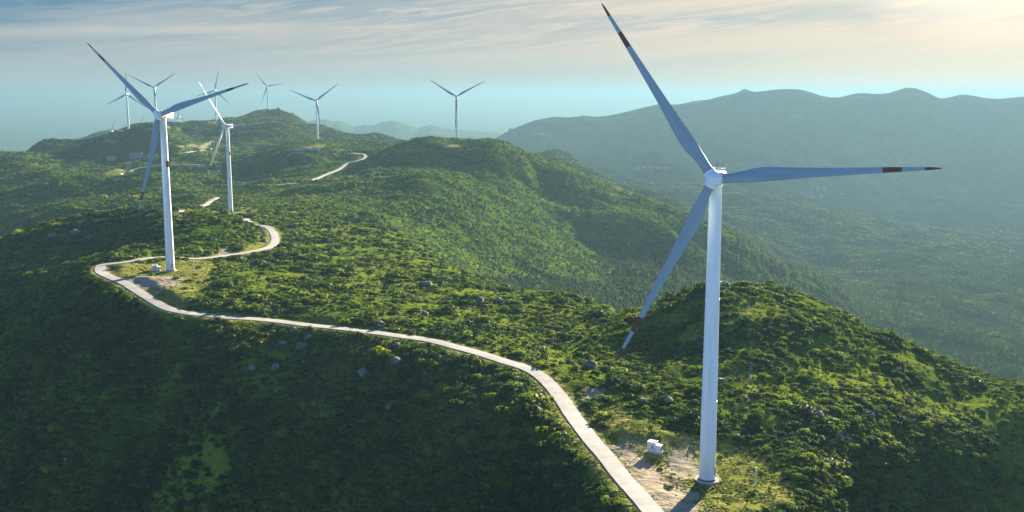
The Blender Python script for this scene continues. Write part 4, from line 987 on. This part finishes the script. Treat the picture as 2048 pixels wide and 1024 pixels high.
house('house', (x_, D_, gz(x_, D_)[0] + 0.6), (2.4, 1.8, 1.3), 0.3, 'tiny white hut on the knob top right of the big tower', None, m_wall, m_wall, 1, 1, False)
# retaining wall under the mid-distance pad
g0, g1 = ground_hit([(576, 302.5), (640, 302.5)])
bm = bmesh.new(); a = Vector(g0); b_ = Vector(g1); n_ = 12
for i in range(n_):
    p, q = a.lerp(b_, i / n_), a.lerp(b_, (i + 1) / n_); zz0 = gz(p.x, p.y)[0]
    bx(bm, ((p.x+q.x)/2, (p.y+q.y)/2, zz0 + 1.4), ((q-p).length * 0.985, 0.8, 4.2), math.atan2(q.y-p.y, q.x-p.x))
tag(link('retaining_wall', bm_mesh('retaining_wall', bm, m_greyw)), 'long grey retaining wall beside the far road below the pale pad', 'wall')
# village houses in the valley: walls and roof, the same few pixels each
vw, vr = [], []
def village(n, cx, cy, wx, wy, seed, label):
    r = random.Random(seed); made = []
    pts = [(cx + r.gauss(0, wx), cy + r.gauss(0, wy)) for _ in range(n)]
    gs = ground_hit(pts)
    for i, g in enumerate(gs):
        if g[1] > 8500: continue
        w, d, h = 10 + 7 * r.random(), 8 + 3 * r.random(), 6 + 5 * r.random()
        house('house', (g[0], g[1], gz(g[0], g[1])[0]), (w, d, h), r.random() * 3, label, label, m_dull, m_tile if r.random() < 0.25 else m_dull if r.random() < .5 else m_sheet, 0, 0, r.random() < 0.5)
village(22, 1600, 347, 26, 2.2, 1, 'pale village house in the hazy valley just above the right-pointing blade')
village(26, 1632, 396, 22, 8, 2, 'pale village house in the hazy valley just below the right-pointing blade')
village(12, 1302, 340, 16, 2.2, 3, 'pale hamlet house in the haze left of the rising blade of the largest turbine')
village(10, 1078, 272, 14, 3.5, 4, 'pale house on the far mountain foot beyond the middle hill')
village(6, 1010, 262, 8, 1.5, 5, 'tiny pale house on the low left end of the far mountain')

# ---------------------------------------------------------------- the air
bm = bmesh.new(); top, bot = 190.0, float(GZ.min()) - 1.0
bx(bm, (0, 43500, (top + bot) / 2), (150000, 97000, top - bot))
m_haze = bpy.data.materials.new('haze'); m_haze.use_nodes = True; nt = m_haze.node_tree; nt.nodes.clear()
o_ = N(nt, 'ShaderNodeOutputMaterial'); v_ = N(nt, 'ShaderNodeVolumePrincipled')
v_.inputs['Color'].default_value = (0.104, 0.190, 0.256, 1); v_.inputs['Density'].default_value = 0.98e-4; v_.inputs['Anisotropy'].default_value = 0.3
nt.links.new(v_.outputs[0], o_.inputs['Volume'])
hz = link('haze', bm_mesh('haze', bm, m_haze)); tag(hz, kind='stuff'); hz['label'] = 'pale blue haze filling the valley and plain'
